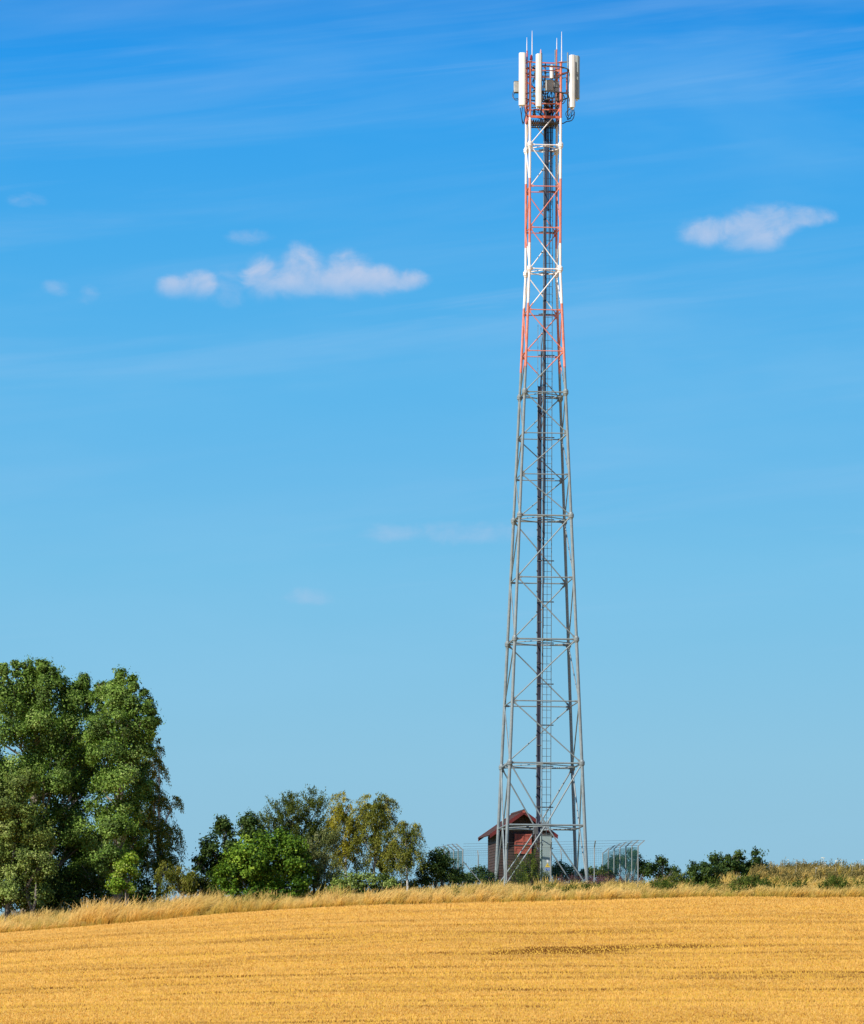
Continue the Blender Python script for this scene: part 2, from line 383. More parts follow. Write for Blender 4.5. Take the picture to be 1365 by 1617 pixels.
# ------------------------------------------------------------------ blades (stubble, grass)
def blades(P, H, lean, w, vv, nseg=3, plume=0.0, curve=2.0, seed=1):
    """P base points, H heights, lean (N,2) horizontal tip offset as a share of height, w widths -> verts, quads, t, v"""
    r = np.random.default_rng(seed); N = len(P)
    an = r.uniform(-0.4, 0.4, N); wx, wy = np.cos(an), np.sin(an)
    vs = []; tt = []
    for k in range(nseg+1):
        s = k/nseg
        cx = P[:, 0]+lean[:, 0]*H*s**curve; cy = P[:, 1]+lean[:, 1]*H*s**curve
        cz = P[:, 2]+H*(s-0.30*np.clip(np.abs(lean[:, 0]), 0, 1.2)*s**3)
        ww = w*(1-0.75*s) if not plume else w*np.interp(s, [0, 0.55, 0.8, 1.0], [1, 0.45, plume, 0.4])
        for sg in (-1, 1):
            vs.append(np.stack([cx+sg*wx*ww/2, cy+sg*wy*ww/2, cz], -1)); tt.append(np.full(N, s))
    V = np.stack(vs, 1).reshape(-1, 3); T = np.stack(tt, 1).reshape(-1)
    b0 = (np.arange(N)*2*(nseg+1))[:, None]
    Q = np.concatenate([b0+np.array([[2*k, 2*k+1, 2*k+3, 2*k+2]]) for k in range(nseg)], 1).reshape(-1, 4)
    return V, Q, T, np.repeat(vv, 2*(nseg+1))

# stubble in drilled rows running across the slope
rows = np.arange(136.0, 204.9, 0.27)
px_, py_ = [], []
for i, y in enumerate(rows):
    half = y*CX/F*1.25+7; n = int(2*half/0.050)
    xs = rng.uniform(-half, half, n); px_.append(xs); py_.append(np.full(n, y)+rng.normal(0, 0.03, n)+0.25*np.sin(xs*0.07+1))
sx_, sy_ = np.concatenate(px_), np.concatenate(py_)
patch = fbm(sx_*0.06, sy_*0.55, 31, 4)*0.6+fbm(sx_*0.22, sy_*2.2, 35, 3)*0.4; fine = fbm(sx_*0.9, sy_*1.3, 41, 3)
tr = sy_ + 0.006*sx_ + 0.15*np.sin(sx_*0.2)                       # wheel and drill lines; dark colour also paints the shade between tufts
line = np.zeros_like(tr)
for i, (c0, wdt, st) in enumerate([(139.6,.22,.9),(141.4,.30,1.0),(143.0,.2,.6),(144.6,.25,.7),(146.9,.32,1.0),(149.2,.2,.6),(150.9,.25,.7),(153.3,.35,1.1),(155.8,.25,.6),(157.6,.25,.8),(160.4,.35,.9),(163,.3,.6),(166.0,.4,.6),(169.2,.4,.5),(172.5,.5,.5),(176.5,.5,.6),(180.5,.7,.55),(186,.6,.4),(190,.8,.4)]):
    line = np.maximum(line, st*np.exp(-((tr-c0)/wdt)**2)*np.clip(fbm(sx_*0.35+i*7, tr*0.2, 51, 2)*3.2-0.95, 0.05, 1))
q = W(885, 1497, 171.0)
lodged = np.exp(-((sx_-q[0])/1.7)**2-((sy_-170.7-0.10*(sx_-q[0]))/1.25)**2)*3.0 + np.exp(-((sx_-q[0]-3.2)/2.6)**2-((sy_-172.0)/0.9)**2)*0.9 + np.exp(-((sx_-q[0]+4.6)/0.8)**2-((sy_-170.0)/0.6)**2)*0.5
lodged = lodged*np.clip(fine*3.0-0.1, 0.1, 1.4)
keep = rng.random(len(sx_)) > np.clip(line*0.30+lodged*0.02, 0, 0.85)
sx_, sy_, patch, fine, line, lodged = (a[keep] for a in (sx_, sy_, patch, fine, line, lodged))
P = np.stack([sx_, sy_, ground(sx_, sy_)-0.01], -1)
H = (0.060+0.025*rng.random(len(P)))*(1-0.15*lodged.clip(0, 1))*(0.8+0.5*fine)
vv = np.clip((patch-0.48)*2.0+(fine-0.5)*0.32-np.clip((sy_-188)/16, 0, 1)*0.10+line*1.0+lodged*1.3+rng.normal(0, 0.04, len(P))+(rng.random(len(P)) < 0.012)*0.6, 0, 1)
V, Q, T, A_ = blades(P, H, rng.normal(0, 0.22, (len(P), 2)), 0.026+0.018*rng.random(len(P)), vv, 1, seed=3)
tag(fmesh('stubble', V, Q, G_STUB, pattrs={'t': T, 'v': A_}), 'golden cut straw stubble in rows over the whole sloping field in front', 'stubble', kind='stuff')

# loose straw between the rows: short lying stalks that catch the light
n = 60000; sy_ = rng.uniform(137, 204.5, n); sx_ = rng.uniform(-1, 1, n)*(sy_*CX/F*1.2+2)
d = fbm(sx_*0.10, sy_*0.5, 61, 3); k = (d > 0.44) & ~((np.abs(sx_-q[0]-1.5) < 5.5) & (np.abs(sy_-171) < 2.6)); sx_, sy_ = sx_[k], sy_[k]; P = np.stack([sx_, sy_, ground(sx_, sy_)+0.02], -1)
ln = rng.normal(0, 2.2, (len(P), 2)); V, Q, T, A_ = blades(P, 0.06+0.07*rng.random(len(P)), ln, np.full(len(P), 0.022), rng.uniform(0, 0.15, len(P)), 1, seed=5)
tag(fmesh('loose_straw', V, Q, G_STUB, pattrs={'t': T*0.5+0.5, 'v': A_}), 'pale loose straw scattered over the stubble of the harvested field', 'straw', kind='stuff')

# tall dry grass on the verge, bent to the right by the wind
def tall_grass(name, label, n, x0, x1, y0, y1, hlo, hhi, green, seed, clump=0.5, leanx=0.45, width=0.016, front=0.0, mat=G_DRY, plume=1.3, hfun=None):
    r = np.random.default_rng(seed)
    nc = int(n/26); cx = r.uniform(x0, x1, nc); cy = y0+(y1-y0)*r.random(nc)**(1.0+front)
    hh = hlo+(hhi-hlo)*np.clip(fbm(cx*0.45+seed, cy*0.5, seed, 4)*2.3-0.65+r.normal(0, 0.20, nc), -0.15, 1.3)
    if hfun is not None: hh = hh*hfun(cx, cy)
    gr = np.clip(green(cx, cy)+r.normal(0, 0.12, nc), 0, 1)
    idx = r.integers(0, nc, n); x = cx[idx]+r.normal(0, 0.16*clump, n); y = cy[idx]+r.normal(0, 0.16, n)
    y = np.maximum(y, edge_y(x)-0.1); H = hh[idx]*r.uniform(0.55, 1.1, n)
    lx = leanx+0.9*(fbm(cx*0.5, cy*0.6, seed+5, 3)-0.5)[idx]+r.normal(0, 0.20, n)+r.normal(0, 0.22, nc)[idx]; ly = r.normal(0, 0.15, n)
    P = np.stack([x, y, ground(x, y)-0.02], -1)
    return x, P, blades(P, H, np.stack([lx, ly], -1), width*r.uniform(0.7, 1.4, n), np.clip(gr[idx]*r.uniform(0.5, 1.2, n), 0, 1), 3, plume=plume, curve=2.2, seed=seed+9), label
def emit_grass(res, name, mat=G_DRY):
    x, P, (V, Q, T, A_), label = res
    return tag(fmesh(name, V, Q, mat, pattrs={'t': T, 'v': A_}), label, 'grass', kind='stuff')
gz = lambda cx, cy: np.clip(0.10+0.30*np.exp(-((cx+8)/2.2)**2)+0.35*np.clip((cy-207)/6, 0, 1)*np.clip((cx+2)/3, 0, 1)+0.25*np.clip((cx-9)/5, 0, 1)+0.45*(fbm(cx*0.7, cy*0.7, 77, 3)-0.5), 0, 0.95)
def h_edge(cx, cy): return np.interp(cx, [-24, -19.5, -16, -12, -6, 0, 8, 13, 22], [0.52, 0.60, 0.84, 0.86, 0.60, 0.56, 0.52, 0.40, 0.36])
emit_grass(tall_grass('tall_grass', 'tall dry golden grass with pale plumes bent along the field edge', 80000, -32, 34, 205.0, 209.5, 0.55, 1.45, gz, 5, front=0.3, hfun=h_edge), 'tall_grass')
emit_grass(tall_grass('tall_grass', 'greener mixed grass growing on the verge around the tower foot', 78000, -30, 34, 209.0, 226, 0.4, 1.05, lambda a, b_: np.clip(0.45+0.9*(fbm(a*0.6, b_*0.6, 88, 3)-0.5), 0, 1), 6, hfun=lambda a, b_: np.interp(a, [-20, 0, 9, 14, 22], [0.8, 0.55, 0.62, 0.75, 0.62])), 'verge_grass')

emit_grass(tall_grass('tall_grass', 'short rough green and brown grass along the foot of the tall dry grass', 33000, -32, 34, 204.9, 206.6, 0.15, 0.50, lambda a, b_: np.clip(0.55+1.3*(fbm(a*0.8, b_*0.7, 91, 3)-0.5), 0, 1), 8, leanx=0.2, plume=0.5), 'short_grass')
emit_grass(tall_grass('tall_grass', 'sparse taller brown seed stalks standing out of the dry grass', 6600, -32, 34, 205.2, 214, 0.9, 1.6, lambda a, b_: np.clip(0.35+1.3*(fbm(a*0.8, b_*0.7, 93, 3)-0.5), 0, 1), 9, clump=1.6, leanx=0.35, width=0.012, plume=3.2, hfun=h_edge), 'seed_stalks')
# ------------------------------------------------------------------ foliage
def leafquads(P, nrm, length, width, r, elong=None):
    N = len(P); rnd = r.normal(0, 1, (N, 3)) if elong is None else elong+r.normal(0, 0.35, (N, 3))
    n = nrm/np.maximum(np.linalg.norm(nrm, axis=1, keepdims=True), 1e-6)
    tt = rnd-n*np.sum(rnd*n, 1, keepdims=True); tt /= np.maximum(np.linalg.norm(tt, axis=1, keepdims=True), 1e-6)
    bb = np.cross(n, tt); L = (length*0.5)[:, None]; Wd = (width*0.5)[:, None]
    V = np.stack([P-tt*L, P+bb*Wd-tt*L*0.1, P+tt*L, P-bb*Wd-tt*L*0.1], 1).reshape(-1, 3)
    return V, (np.arange(N)*4)[:, None]+np.array([[0, 1, 2, 3]])
def unit(r, n):
    d = r.normal(0, 1, (n, 3)); return d/np.linalg.norm(d, axis=1, keepdims=True)
def foliage(blobs, r, leaf=0.10, puff=0.42, per=150, cover=1.0, inner=2.2, flat=0.8, vbias=0.0):
    """blobs: (centre, radii). Leaf clumps over each blob's shell, a thin dark filling of leaves inside."""
    Ps, Ns, Ss, Vs = [], [], [], []
    puff0 = puff
    for c, rad in blobs:
        rm = float(np.mean(rad)); puff = min(puff0, max(0.22, rm*0.62)); npf = max(4, int(cover*4*rm*rm/(puff*puff)))
        d = unit(r, npf); pc = c+d*rad*r.uniform(0.66, 1.08, (npf, 1)); pr = puff*r.uniform(0.45, 1.45, npf)
        cnt = np.maximum(12, (1.35*per*(pr/puff)**2).astype(int)); idx = np.repeat(np.arange(npf), cnt); n = len(idx)
        o = unit(r, n)*(r.random((n, 1))**0.5)*pr[idx][:, None]*np.where(r.random((n, 1)) < 0.16, r.uniform(1.1, 1.9, (n, 1)), 1.0); o[:, 2] *= flat
        P = pc[idx]+o; N_ = d[idx]*0.7+o/pr[idx][:, None]*0.7+np.array([0, 0, 0.5])+r.normal(0, 0.55, (n, 3))
        tone = r.normal(0, 0.17, npf)
        Ps.append(P); Ns.append(N_); Ss.append(leaf*r.uniform(0.6, 1.3, n))
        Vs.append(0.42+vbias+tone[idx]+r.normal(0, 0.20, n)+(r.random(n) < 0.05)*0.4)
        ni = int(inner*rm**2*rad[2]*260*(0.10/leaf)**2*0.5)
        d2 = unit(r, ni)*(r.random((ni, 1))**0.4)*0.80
        Ps.append(c+d2*rad); Ns.append(r.normal(0, 1, (ni, 3))+d2); Ss.append(leaf*1.5*r.uniform(0.7, 1.3, ni)); Vs.append(r.normal(0.15, 0.12, ni))  # inner leaves toned dark to paint the shade inside the crown
    P = np.concatenate(Ps); S = np.concatenate(Ss)
    V, Q = leafquads(P, np.concatenate(Ns), S, S*0.8, r); return V, Q, np.clip(np.concatenate(Vs), 0, 1)
def strands(blobs, r, leaf=0.07, per=70, ln=(0.5, 1.5), droop=1.0, spread=0.35, step=0.05, arch=0.35, tuft=9):
    """hanging (droop>0) or rising (droop<0) leafy twigs rooted through each blob"""
    Ps, Ns, Ss, Vs, El = [], [], [], [], []
    for c, rad in blobs:
        ns = int(per*float(np.mean(rad))**2*4); d = unit(r, ns)*(r.random((ns, 1))**0.38)
        k = max(1, ns//tuft); gi = r.integers(0, k, ns); d = d[gi]+r.normal(0, 0.045/max(0.3, float(np.mean(rad))), (ns, 3))      # tresses: several twigs share a bough tip
        root = c+d*rad; L = r.uniform(ln[0], ln[1], k)[gi]*r.uniform(0.6, 1.15, ns)*(0.6+0.6*np.abs(d[:, 0]))
        tone = r.normal(0, 0.17, k)[gi]; m = np.maximum(4, (L/step).astype(int)); idx = np.repeat(np.arange(ns), m); n = len(idx)
        s = (np.arange(n)-np.repeat(np.cumsum(m)-m, m))/m[idx]
        out = d[idx]*np.array([1, 1, 0.0]); out = out/np.maximum(np.linalg.norm(out, axis=1, keepdims=True), 1e-3)
        l = L[idx]
        off = out*(spread*l*(1-(1-s)**2))[:, None]
        zz = l*(arch*s-droop*s**1.6) if droop > 0 else l*(-droop)*s
        P = root[idx]+off; P[:, 2] += zz; P += r.normal(0, leaf*0.55, (n, 3))
        Ps.append(P); Ns.append(out*0.6+r.normal(0, 0.7, (n, 3))+np.array([0, 0, 0.2])); Ss.append(leaf*r.uniform(0.6, 1.3, n))
        Vs.append(0.42+tone[idx]+r.normal(0, 0.16, n)+0.12*d[idx][:, 2]); El.append(np.tile([0, 0, -1.0 if droop > 0 else 1.0], (n, 1)))
    P = np.concatenate(Ps); S = np.concatenate(Ss)
    V, Q = leafquads(P, np.concatenate(Ns), S*1.25, S*0.6, r, np.concatenate(El)); return V, Q, np.clip(np.concatenate(Vs), 0, 1)

def plant(name, label, cat, Y, bx, blobs, mat, kind='puff', seed=0, group=None, bark=BARK, trunk_r=0.16, stems=1, dfac=0.9, jit=0.5, **kw):
    """blobs in photo pixels (x, y, rx, ry[, dy metres]) turned into metres at the plant's own distance"""
    r = np.random.default_rng(seed+1000); k = Y/F; x0 = M(bx, Y); z0 = G(x0, Y)
    root = thing(name, label, cat, (x0, Y, z0), 0.0, group)
    B = []
    halfw = (max(b_[0]+b_[2] for b_ in blobs)-min(b_[0]-b_[2] for b_ in blobs))*k/2
    for b_ in blobs:
        dyy = b_[4] if len(b_) > 4 else r.uniform(-1, 1)*halfw*jit*0.6
        p = W(b_[0], b_[1], Y); p[1] += dyy
        B.append((p-np.array([x0, Y, z0]), np.array([b_[2]*k, min(b_[2], b_[3]*1.6)*k*dfac, b_[3]*k])))
    sprays = kw.pop('sprays', 0)
    if kind == 'puff':
        V, Q, vv = foliage(B, r, **kw)
        if sprays:       # leafy shoots standing out of the crown's surface
            sl_ = min(1.0, float(np.mean([np.mean(q_[1]) for q_ in B]))*1.1)
            V2, Q2, v2 = strands(B, r, leaf=kw.get('leaf', 0.1)*0.9, per=sprays, ln=(0.30*sl_, 0.95*sl_), droop=-0.8, spread=0.55, step=0.07*max(0.6, sl_), tuft=4)
            Q = np.concatenate([Q, Q2+len(V)]); V = np.concatenate([V, V2]); vv = np.concatenate([vv, np.clip(v2+0.04, 0, 1)])
    else: V, Q, vv = strands(B, r, **kw)
    fmesh('crown', V, Q, mat, attrs={'v': vv}, parent=root)
    mb = MB(); topz = max(c[2]+rad[2]*0.3 for c, rad in B)
    for sgi in range(stems):
        ox = (r.uniform(-1, 1)*0.35*(stems > 1)*halfw if stems > 1 else 0.0); oy = r.uniform(-0.3, 0.3)*(stems > 1)
        tgt = B[int(r.integers(0, len(B)))][0] if stems > 1 else np.array([np.mean([c[0] for c, _ in B]), 0, topz])
        pts = []; rr = []
        for q_ in range(7):
            s = q_/6; pts.append((ox+(tgt[0]-ox)*s**1.5+r.normal(0, 0.04)*(q_ > 0), oy+(tgt[1]-oy)*s+r.normal(0, 0.04), -0.15+(topz*0.95 if stems == 1 else tgt[2])*s)); rr.append(trunk_r*(1-0.86*s)*(1.0 if q_ else 1.25))
        mb.path(pts, rr, 8)
        if stems == 1 or sgi == 0:
            for c, rad in B:
                s = float(np.clip((c[2]-rad[2]*0.9)/max(topz, 0.1), 0.12, 0.85)); base = Vector(pts[int(s*6)])
                e = Vector(c+np.array([0, 0, rad[2]*0.3])); mid = base.lerp(e, 0.55)+Vector((0, 0, -0.12*(e-base).length))
                r0 = trunk_r*(1-0.8*s)*0.5; mb.path([base, mid, e], [r0, r0*0.65, r0*0.25], 6)
                for _ in range(5):
                    dd = unit(r, 1)[0]; dd[2] = abs(dd[2])*0.7; e2 = Vector(c+dd*rad*0.85); mb.path([mid, mid.lerp(e2, 0.6)+Vector((0, 0, 0.05)), e2], [r0*0.45, r0*0.3, r0*0.1], 5)
    obj('trunk' if stems == 1 else 'stems', mb, bark, root)
    return root
TG = 'trees of the dense clump at the left'
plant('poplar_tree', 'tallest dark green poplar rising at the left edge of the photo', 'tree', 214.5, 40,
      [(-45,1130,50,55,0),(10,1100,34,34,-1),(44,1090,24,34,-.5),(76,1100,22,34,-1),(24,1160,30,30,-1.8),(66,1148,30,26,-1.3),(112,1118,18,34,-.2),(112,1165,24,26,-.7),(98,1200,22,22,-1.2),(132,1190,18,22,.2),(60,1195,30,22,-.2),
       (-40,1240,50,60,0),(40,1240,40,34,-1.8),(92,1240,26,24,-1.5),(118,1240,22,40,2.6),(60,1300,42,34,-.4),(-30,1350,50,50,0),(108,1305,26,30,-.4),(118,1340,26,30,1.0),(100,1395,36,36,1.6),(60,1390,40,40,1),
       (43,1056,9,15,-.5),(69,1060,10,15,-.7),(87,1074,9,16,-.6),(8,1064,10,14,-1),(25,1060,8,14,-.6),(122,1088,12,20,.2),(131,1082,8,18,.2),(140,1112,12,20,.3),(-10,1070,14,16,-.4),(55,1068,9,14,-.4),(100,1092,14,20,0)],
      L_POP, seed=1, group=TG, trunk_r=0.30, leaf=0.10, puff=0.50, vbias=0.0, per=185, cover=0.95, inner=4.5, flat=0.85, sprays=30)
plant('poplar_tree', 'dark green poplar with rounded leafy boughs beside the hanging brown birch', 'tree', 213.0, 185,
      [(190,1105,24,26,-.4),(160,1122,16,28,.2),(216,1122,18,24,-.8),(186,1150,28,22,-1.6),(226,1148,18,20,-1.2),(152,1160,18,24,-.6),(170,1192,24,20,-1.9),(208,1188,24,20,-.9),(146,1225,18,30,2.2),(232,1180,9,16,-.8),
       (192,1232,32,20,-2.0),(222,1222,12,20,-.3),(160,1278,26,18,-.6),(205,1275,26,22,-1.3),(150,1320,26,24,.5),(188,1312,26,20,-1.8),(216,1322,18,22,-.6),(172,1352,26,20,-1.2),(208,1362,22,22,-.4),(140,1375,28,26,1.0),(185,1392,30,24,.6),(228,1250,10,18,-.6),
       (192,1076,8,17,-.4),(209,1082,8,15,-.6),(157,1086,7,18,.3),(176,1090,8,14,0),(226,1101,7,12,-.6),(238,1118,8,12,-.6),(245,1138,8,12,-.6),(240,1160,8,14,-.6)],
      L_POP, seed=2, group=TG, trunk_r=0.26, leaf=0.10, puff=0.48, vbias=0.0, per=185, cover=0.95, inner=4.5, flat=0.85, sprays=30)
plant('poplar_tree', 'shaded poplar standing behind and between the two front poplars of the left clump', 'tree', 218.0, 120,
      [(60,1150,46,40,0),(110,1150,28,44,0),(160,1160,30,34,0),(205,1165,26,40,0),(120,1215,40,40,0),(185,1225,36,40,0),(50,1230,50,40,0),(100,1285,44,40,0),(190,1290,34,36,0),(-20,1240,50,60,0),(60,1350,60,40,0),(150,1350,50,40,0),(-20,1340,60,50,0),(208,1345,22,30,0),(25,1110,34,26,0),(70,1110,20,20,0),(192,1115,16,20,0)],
      L_POP, seed=30, group=TG, trunk_r=0.24, leaf=0.13, puff=0.5, per=90, cover=1.0, inner=3.0, vbias=-0.12)  # darker leaf tone paints in the shade behind the front poplars
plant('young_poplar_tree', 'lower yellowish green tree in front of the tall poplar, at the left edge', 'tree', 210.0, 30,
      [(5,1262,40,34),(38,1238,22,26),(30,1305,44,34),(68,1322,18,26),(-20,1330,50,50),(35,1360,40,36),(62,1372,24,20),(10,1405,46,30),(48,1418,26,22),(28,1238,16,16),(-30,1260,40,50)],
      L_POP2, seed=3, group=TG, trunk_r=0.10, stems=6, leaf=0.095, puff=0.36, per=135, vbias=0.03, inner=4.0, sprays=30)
plant('birch_tree', 'brownish weeping birch hanging over the right side of the poplar clump', 'tree', 214.0, 250,
      [(240,1200,9,22),(253,1178,6,8),(240,1250,13,26),(252,1262,12,18),(272,1268,8,9),(250,1305,18,26),(238,1345,20,32),(268,1325,12,24),(262,1362,20,24),(246,1225,9,20),(232,1290,14,26)],
      L_BIR, kind='strand', seed=4, group=TG, bark=BIRCHB, trunk_r=0.14, per=190, ln=(0.5, 1.7), leaf=0.075)
plant('birch_tree', 'small weeping birch with olive leaves at the foot of the poplar clump', 'tree', 211.5, 290,
      [(262,1378,16,20),(286,1380,15,18),(304,1390,10,14),(280,1396,22,16)],
      L_BIR, kind='strand', seed=5, group=TG, bark=BIRCHB, trunk_r=0.07, per=240, ln=(0.4, 1.1), leaf=0.07)
plant('lime_shrub', 'small bright yellow green shrub at the foot of the dark poplars', 'shrub', 209.0, 196,
      [(198,1382,20,20),(186,1393,15,14),(206,1366,10,14),(212,1352,6,9),(200,1404,16,12)],
      L_LIME, seed=6, trunk_r=0.04, stems=4, leaf=0.085, puff=0.24, per=90)
plant('dark_undergrowth_shrub', 'dark shaded bush filling the gap under the tall poplars', 'shrub', 213.5, 130,
      [(110,1400,34,34),(150,1412,34,26),(80,1420,34,24),(235,1405,26,26),(200,1420,30,16)],
      L_DARK, seed=7, trunk_r=0.06, stems=5, leaf=0.10, puff=0.36, per=100)
MG = 'trees and bushes of the low clump in the middle'
plant('hedge_bush', 'low dark bush joining the left clump to the middle clump', 'bush', 212.5, 316,
      [(300,1404,18,12),(322,1400,16,14),(340,1406,16,12),(310,1390,10,10)],
      L_OLIVE, seed=31, trunk_r=0.04, stems=5, leaf=0.09, puff=0.24, per=70, sprays=40)
plant('hedge_bush', 'low olive scrub under the small birch at the right end of the middle clump', 'bush', 213.5, 640,
      [(622,1398,16,8),(645,1398,16,7),(664,1396,12,8)],
      L_OLIVE, seed=32, trunk_r=0.03, stems=5, leaf=0.08, puff=0.2, per=60, sprays=40)
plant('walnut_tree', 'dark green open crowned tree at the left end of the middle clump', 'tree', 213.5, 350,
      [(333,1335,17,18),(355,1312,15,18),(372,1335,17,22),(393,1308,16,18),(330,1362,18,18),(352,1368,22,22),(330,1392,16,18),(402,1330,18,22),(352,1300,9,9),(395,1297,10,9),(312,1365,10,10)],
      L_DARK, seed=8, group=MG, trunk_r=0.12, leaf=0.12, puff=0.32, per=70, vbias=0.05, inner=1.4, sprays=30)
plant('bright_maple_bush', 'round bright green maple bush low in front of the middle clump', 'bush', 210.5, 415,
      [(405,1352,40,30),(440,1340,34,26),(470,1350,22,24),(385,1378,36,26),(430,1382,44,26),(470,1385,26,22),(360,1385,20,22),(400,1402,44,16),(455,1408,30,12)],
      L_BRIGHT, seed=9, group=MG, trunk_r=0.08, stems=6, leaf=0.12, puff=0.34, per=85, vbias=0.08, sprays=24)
plant('willow_tree', 'feathery dark olive tree with two pointed tops behind the bright bush', 'tree', 214.5, 465,
      [(455,1290,28,24),(498,1290,17,26),(462,1268,14,18),(497,1264,10,16),(430,1305,22,16),(480,1318,34,24),(505,1320,18,24),(485,1350,34,26),(440,1325,24,24)],
      L_OLIVE, kind='strand', seed=10, group=MG, trunk_r=0.13, per=230, ln=(0.35, 0.9), droop=-0.75, spread=0.5, leaf=0.07)
plant('greygreen_willow_bush', 'grey green willow bush beside the bright maple bush', 'bush', 211.5, 505,
      [(498,1340,16,24),(520,1330,14,20),(492,1372,22,26),(515,1375,22,28),(505,1398,28,16),(524,1322,8,16)],
      L_GREY, kind='strand', seed=11, group=MG, trunk_r=0.05, stems=4, per=260, ln=(0.3, 0.8), droop=-0.6, spread=0.4, leaf=0.07)
plant('birch_tree', 'weeping birch with golden leaf patches and thin top in the middle clump', 'tree', 213.5, 548,
      [(545,1272,17,20),(530,1292,13,16),(555,1300,20,24),(542,1325,20,24),(560,1318,12,20),(545,1355,24,24)],
      L_BIRY, kind='strand', seed=12, group=MG, bark=BIRCHB, trunk_r=0.08, per=155, ln=(0.5, 1.6), leaf=0.07)
plant('birch_tree', 'taller olive weeping birch with overhanging right twigs in the middle clump', 'tree', 212.8, 592,
      [(592,1266,16,14),(610,1266,14,10),(585,1288,20,20),(604,1290,14,24),(582,1320,16,24),(602,1330,14,24),(592,1360,22,24)],
      L_BIR, kind='strand', seed=13, group=MG, bark=BIRCHB, trunk_r=0.08, per=170, ln=(0.6, 1.8), leaf=0.07)
plant('birch_tree', 'small yellowish weeping birch at the right end of the middle clump', 'tree', 212.0, 642,
      [(648,1306,15,12),(628,1318,12,14),(655,1322,11,14),(636,1342,20,18),(652,1352,14,20),(622,1355,14,20)],
      L_BIR, kind='strand', seed=14, group=MG, bark=BIRCHB, trunk_r=0.06, per=200, ln=(0.6, 1.8), leaf=0.065)
plant('low_green_bush', 'low green bush under the weeping birches', 'bush', 210.0, 575,
      [(552,1392,24,14),(585,1392,26,14),(612,1398,20,11),(535,1400,18,12)],
      L_POP2, seed=15, group=MG, trunk_r=0.04, stems=5, leaf=0.09, puff=0.26, per=80)
FG = 'dark bushes around the mast compound'
plant('hawthorn_bush', 'dark green bush at the left fence with the green mesh behind', 'bush', 213.5, 692,
      [(688,1362,22,20),(680,1380,20,16),(705,1372,18,20),(695,1350,12,10),(720,1384,14,14)],
      L_DARK, seed=16, group=FG, trunk_r=0.05, stems=5, leaf=0.08, puff=0.24, per=75, vbias=0.22, sprays=80)
plant('hawthorn_bush', 'low dark bush between the left fence and the wooden hut', 'bush', 219.5, 760,
      [(752,1384,16,11),(772,1388,16,10),(735,1390,10,8),(760,1376,8,6)],
      L_DARK, seed=17, group=FG, trunk_r=0.03, stems=5, leaf=0.08, puff=0.2, per=60, vbias=0.18)
plant('broom_bush', 'feathery green broom bush in front of the brown hut', 'bush', 216.0, 836,
      [(832,1388,18,16),(842,1374,12,14),(822,1392,14,12),(852,1390,14,12),(828,1370,7,10),(838,1360,5,8)],
      L_BROOM, kind='strand', seed=18, trunk_r=0.03, stems=7, per=330, ln=(0.3, 0.8), droop=-0.95, spread=0.25, leaf=0.055)
plant('hawthorn_bush', 'dark bush just right of the grey cabinet behind the tower', 'bush', 226.5, 885,
      [(880,1375,16,12),(898,1380,14,9),(868,1372,8,10),(912,1382,14,8),(930,1378,12,10)],
      L_DARK, seed=19, group=FG, trunk_r=0.04, stems=5, leaf=0.09, puff=0.22, per=60, vbias=0.10)
plant('hawthorn_bush', 'dark bush behind the leaning posts of the right fence', 'bush', 229.0, 985,
      [(975,1366,18,14),(998,1360,16,16),(960,1374,14,12),(1012,1372,14,14),(1000,1350,8,6)],
      L_DARK, seed=20, group=FG, trunk_r=0.05, stems=5, leaf=0.09, puff=0.24, per=65, vbias=0.10)
plant('hawthorn_bush', 'dark bush right outside the right fence', 'bush', 222.0, 1040,
      [(1030,1374,16,12),(1046,1364,11,9),(1050,1380,16,11),(1066,1376,9,8),(1045,1357,5,4)],
      L_DARK, seed=21, group=FG, trunk_r=0.05, stems=5, leaf=0.09, puff=0.22, per=55, vbias=0.12, sprays=60)
RG = 'bushes on the crest at the right'
plant('elder_bush', 'dark bush with bare thin stems nearest the field on the right', 'bush', 210.0, 1112,
      [(1108,1376,20,14),(1094,1370,10,8),(1128,1374,14,12),(1112,1394,20,11),(1098,1404,12,8),(1130,1400,12,9)],
      L_DARK, seed=22, group=RG, bark=STEMM, trunk_r=0.03, stems=9, leaf=0.085, puff=0.2, per=60, vbias=0.06, sprays=60)
plant('elder_bush', 'broad dark bush with uneven top in the row on the right crest', 'bush', 221.0, 1148,
      [(1150,1362,17,10),(1168,1356,9,9),(1128,1358,9,7),(1145,1374,24,11),(1170,1374,14,11),(1168,1347,6,5),(1132,1352,8,4)],
      L_DARK, seed=23, group=RG, trunk_r=0.05, stems=5, leaf=0.10, puff=0.2, per=50, vbias=0.08, sprays=60)
plant('elder_bush', 'pointed dark bush at the right end of the bush row on the crest', 'bush', 221.5, 1195,
      [(1194,1360,11,12),(1193,1348,6,8),(1205,1370,9,9),(1184,1372,12,9),(1197,1378,18,8)],
      L_DARK, seed=24, group=RG, trunk_r=0.05, stems=4, leaf=0.10, puff=0.2, per=50, vbias=0.08, sprays=60)

for px_b, Yb, lab, blb, sd in ((1078, 212.5, 'low weedy bush between the two dark bushes right of the fence', [(1070,1388,12,8),(1084,1386,10,9),(1076,1396,12,7)], 25),
                           (1182, 209.0, 'low dark scrub at the field edge under the pointed bush', [(1172,1398,14,10),(1192,1394,16,11),(1204,1402,12,8)], 26),
                           (948, 224.0, 'low dark bush at the left end of the right fence', [(944,1380,12,8),(958,1378,10,9)], 27)):
    plant('scrub_bush', lab, 'bush', Yb, px_b, blb, L_OLIVE, seed=sd, trunk_r=0.03, stems=4, leaf=0.08, puff=0.2, per=60)
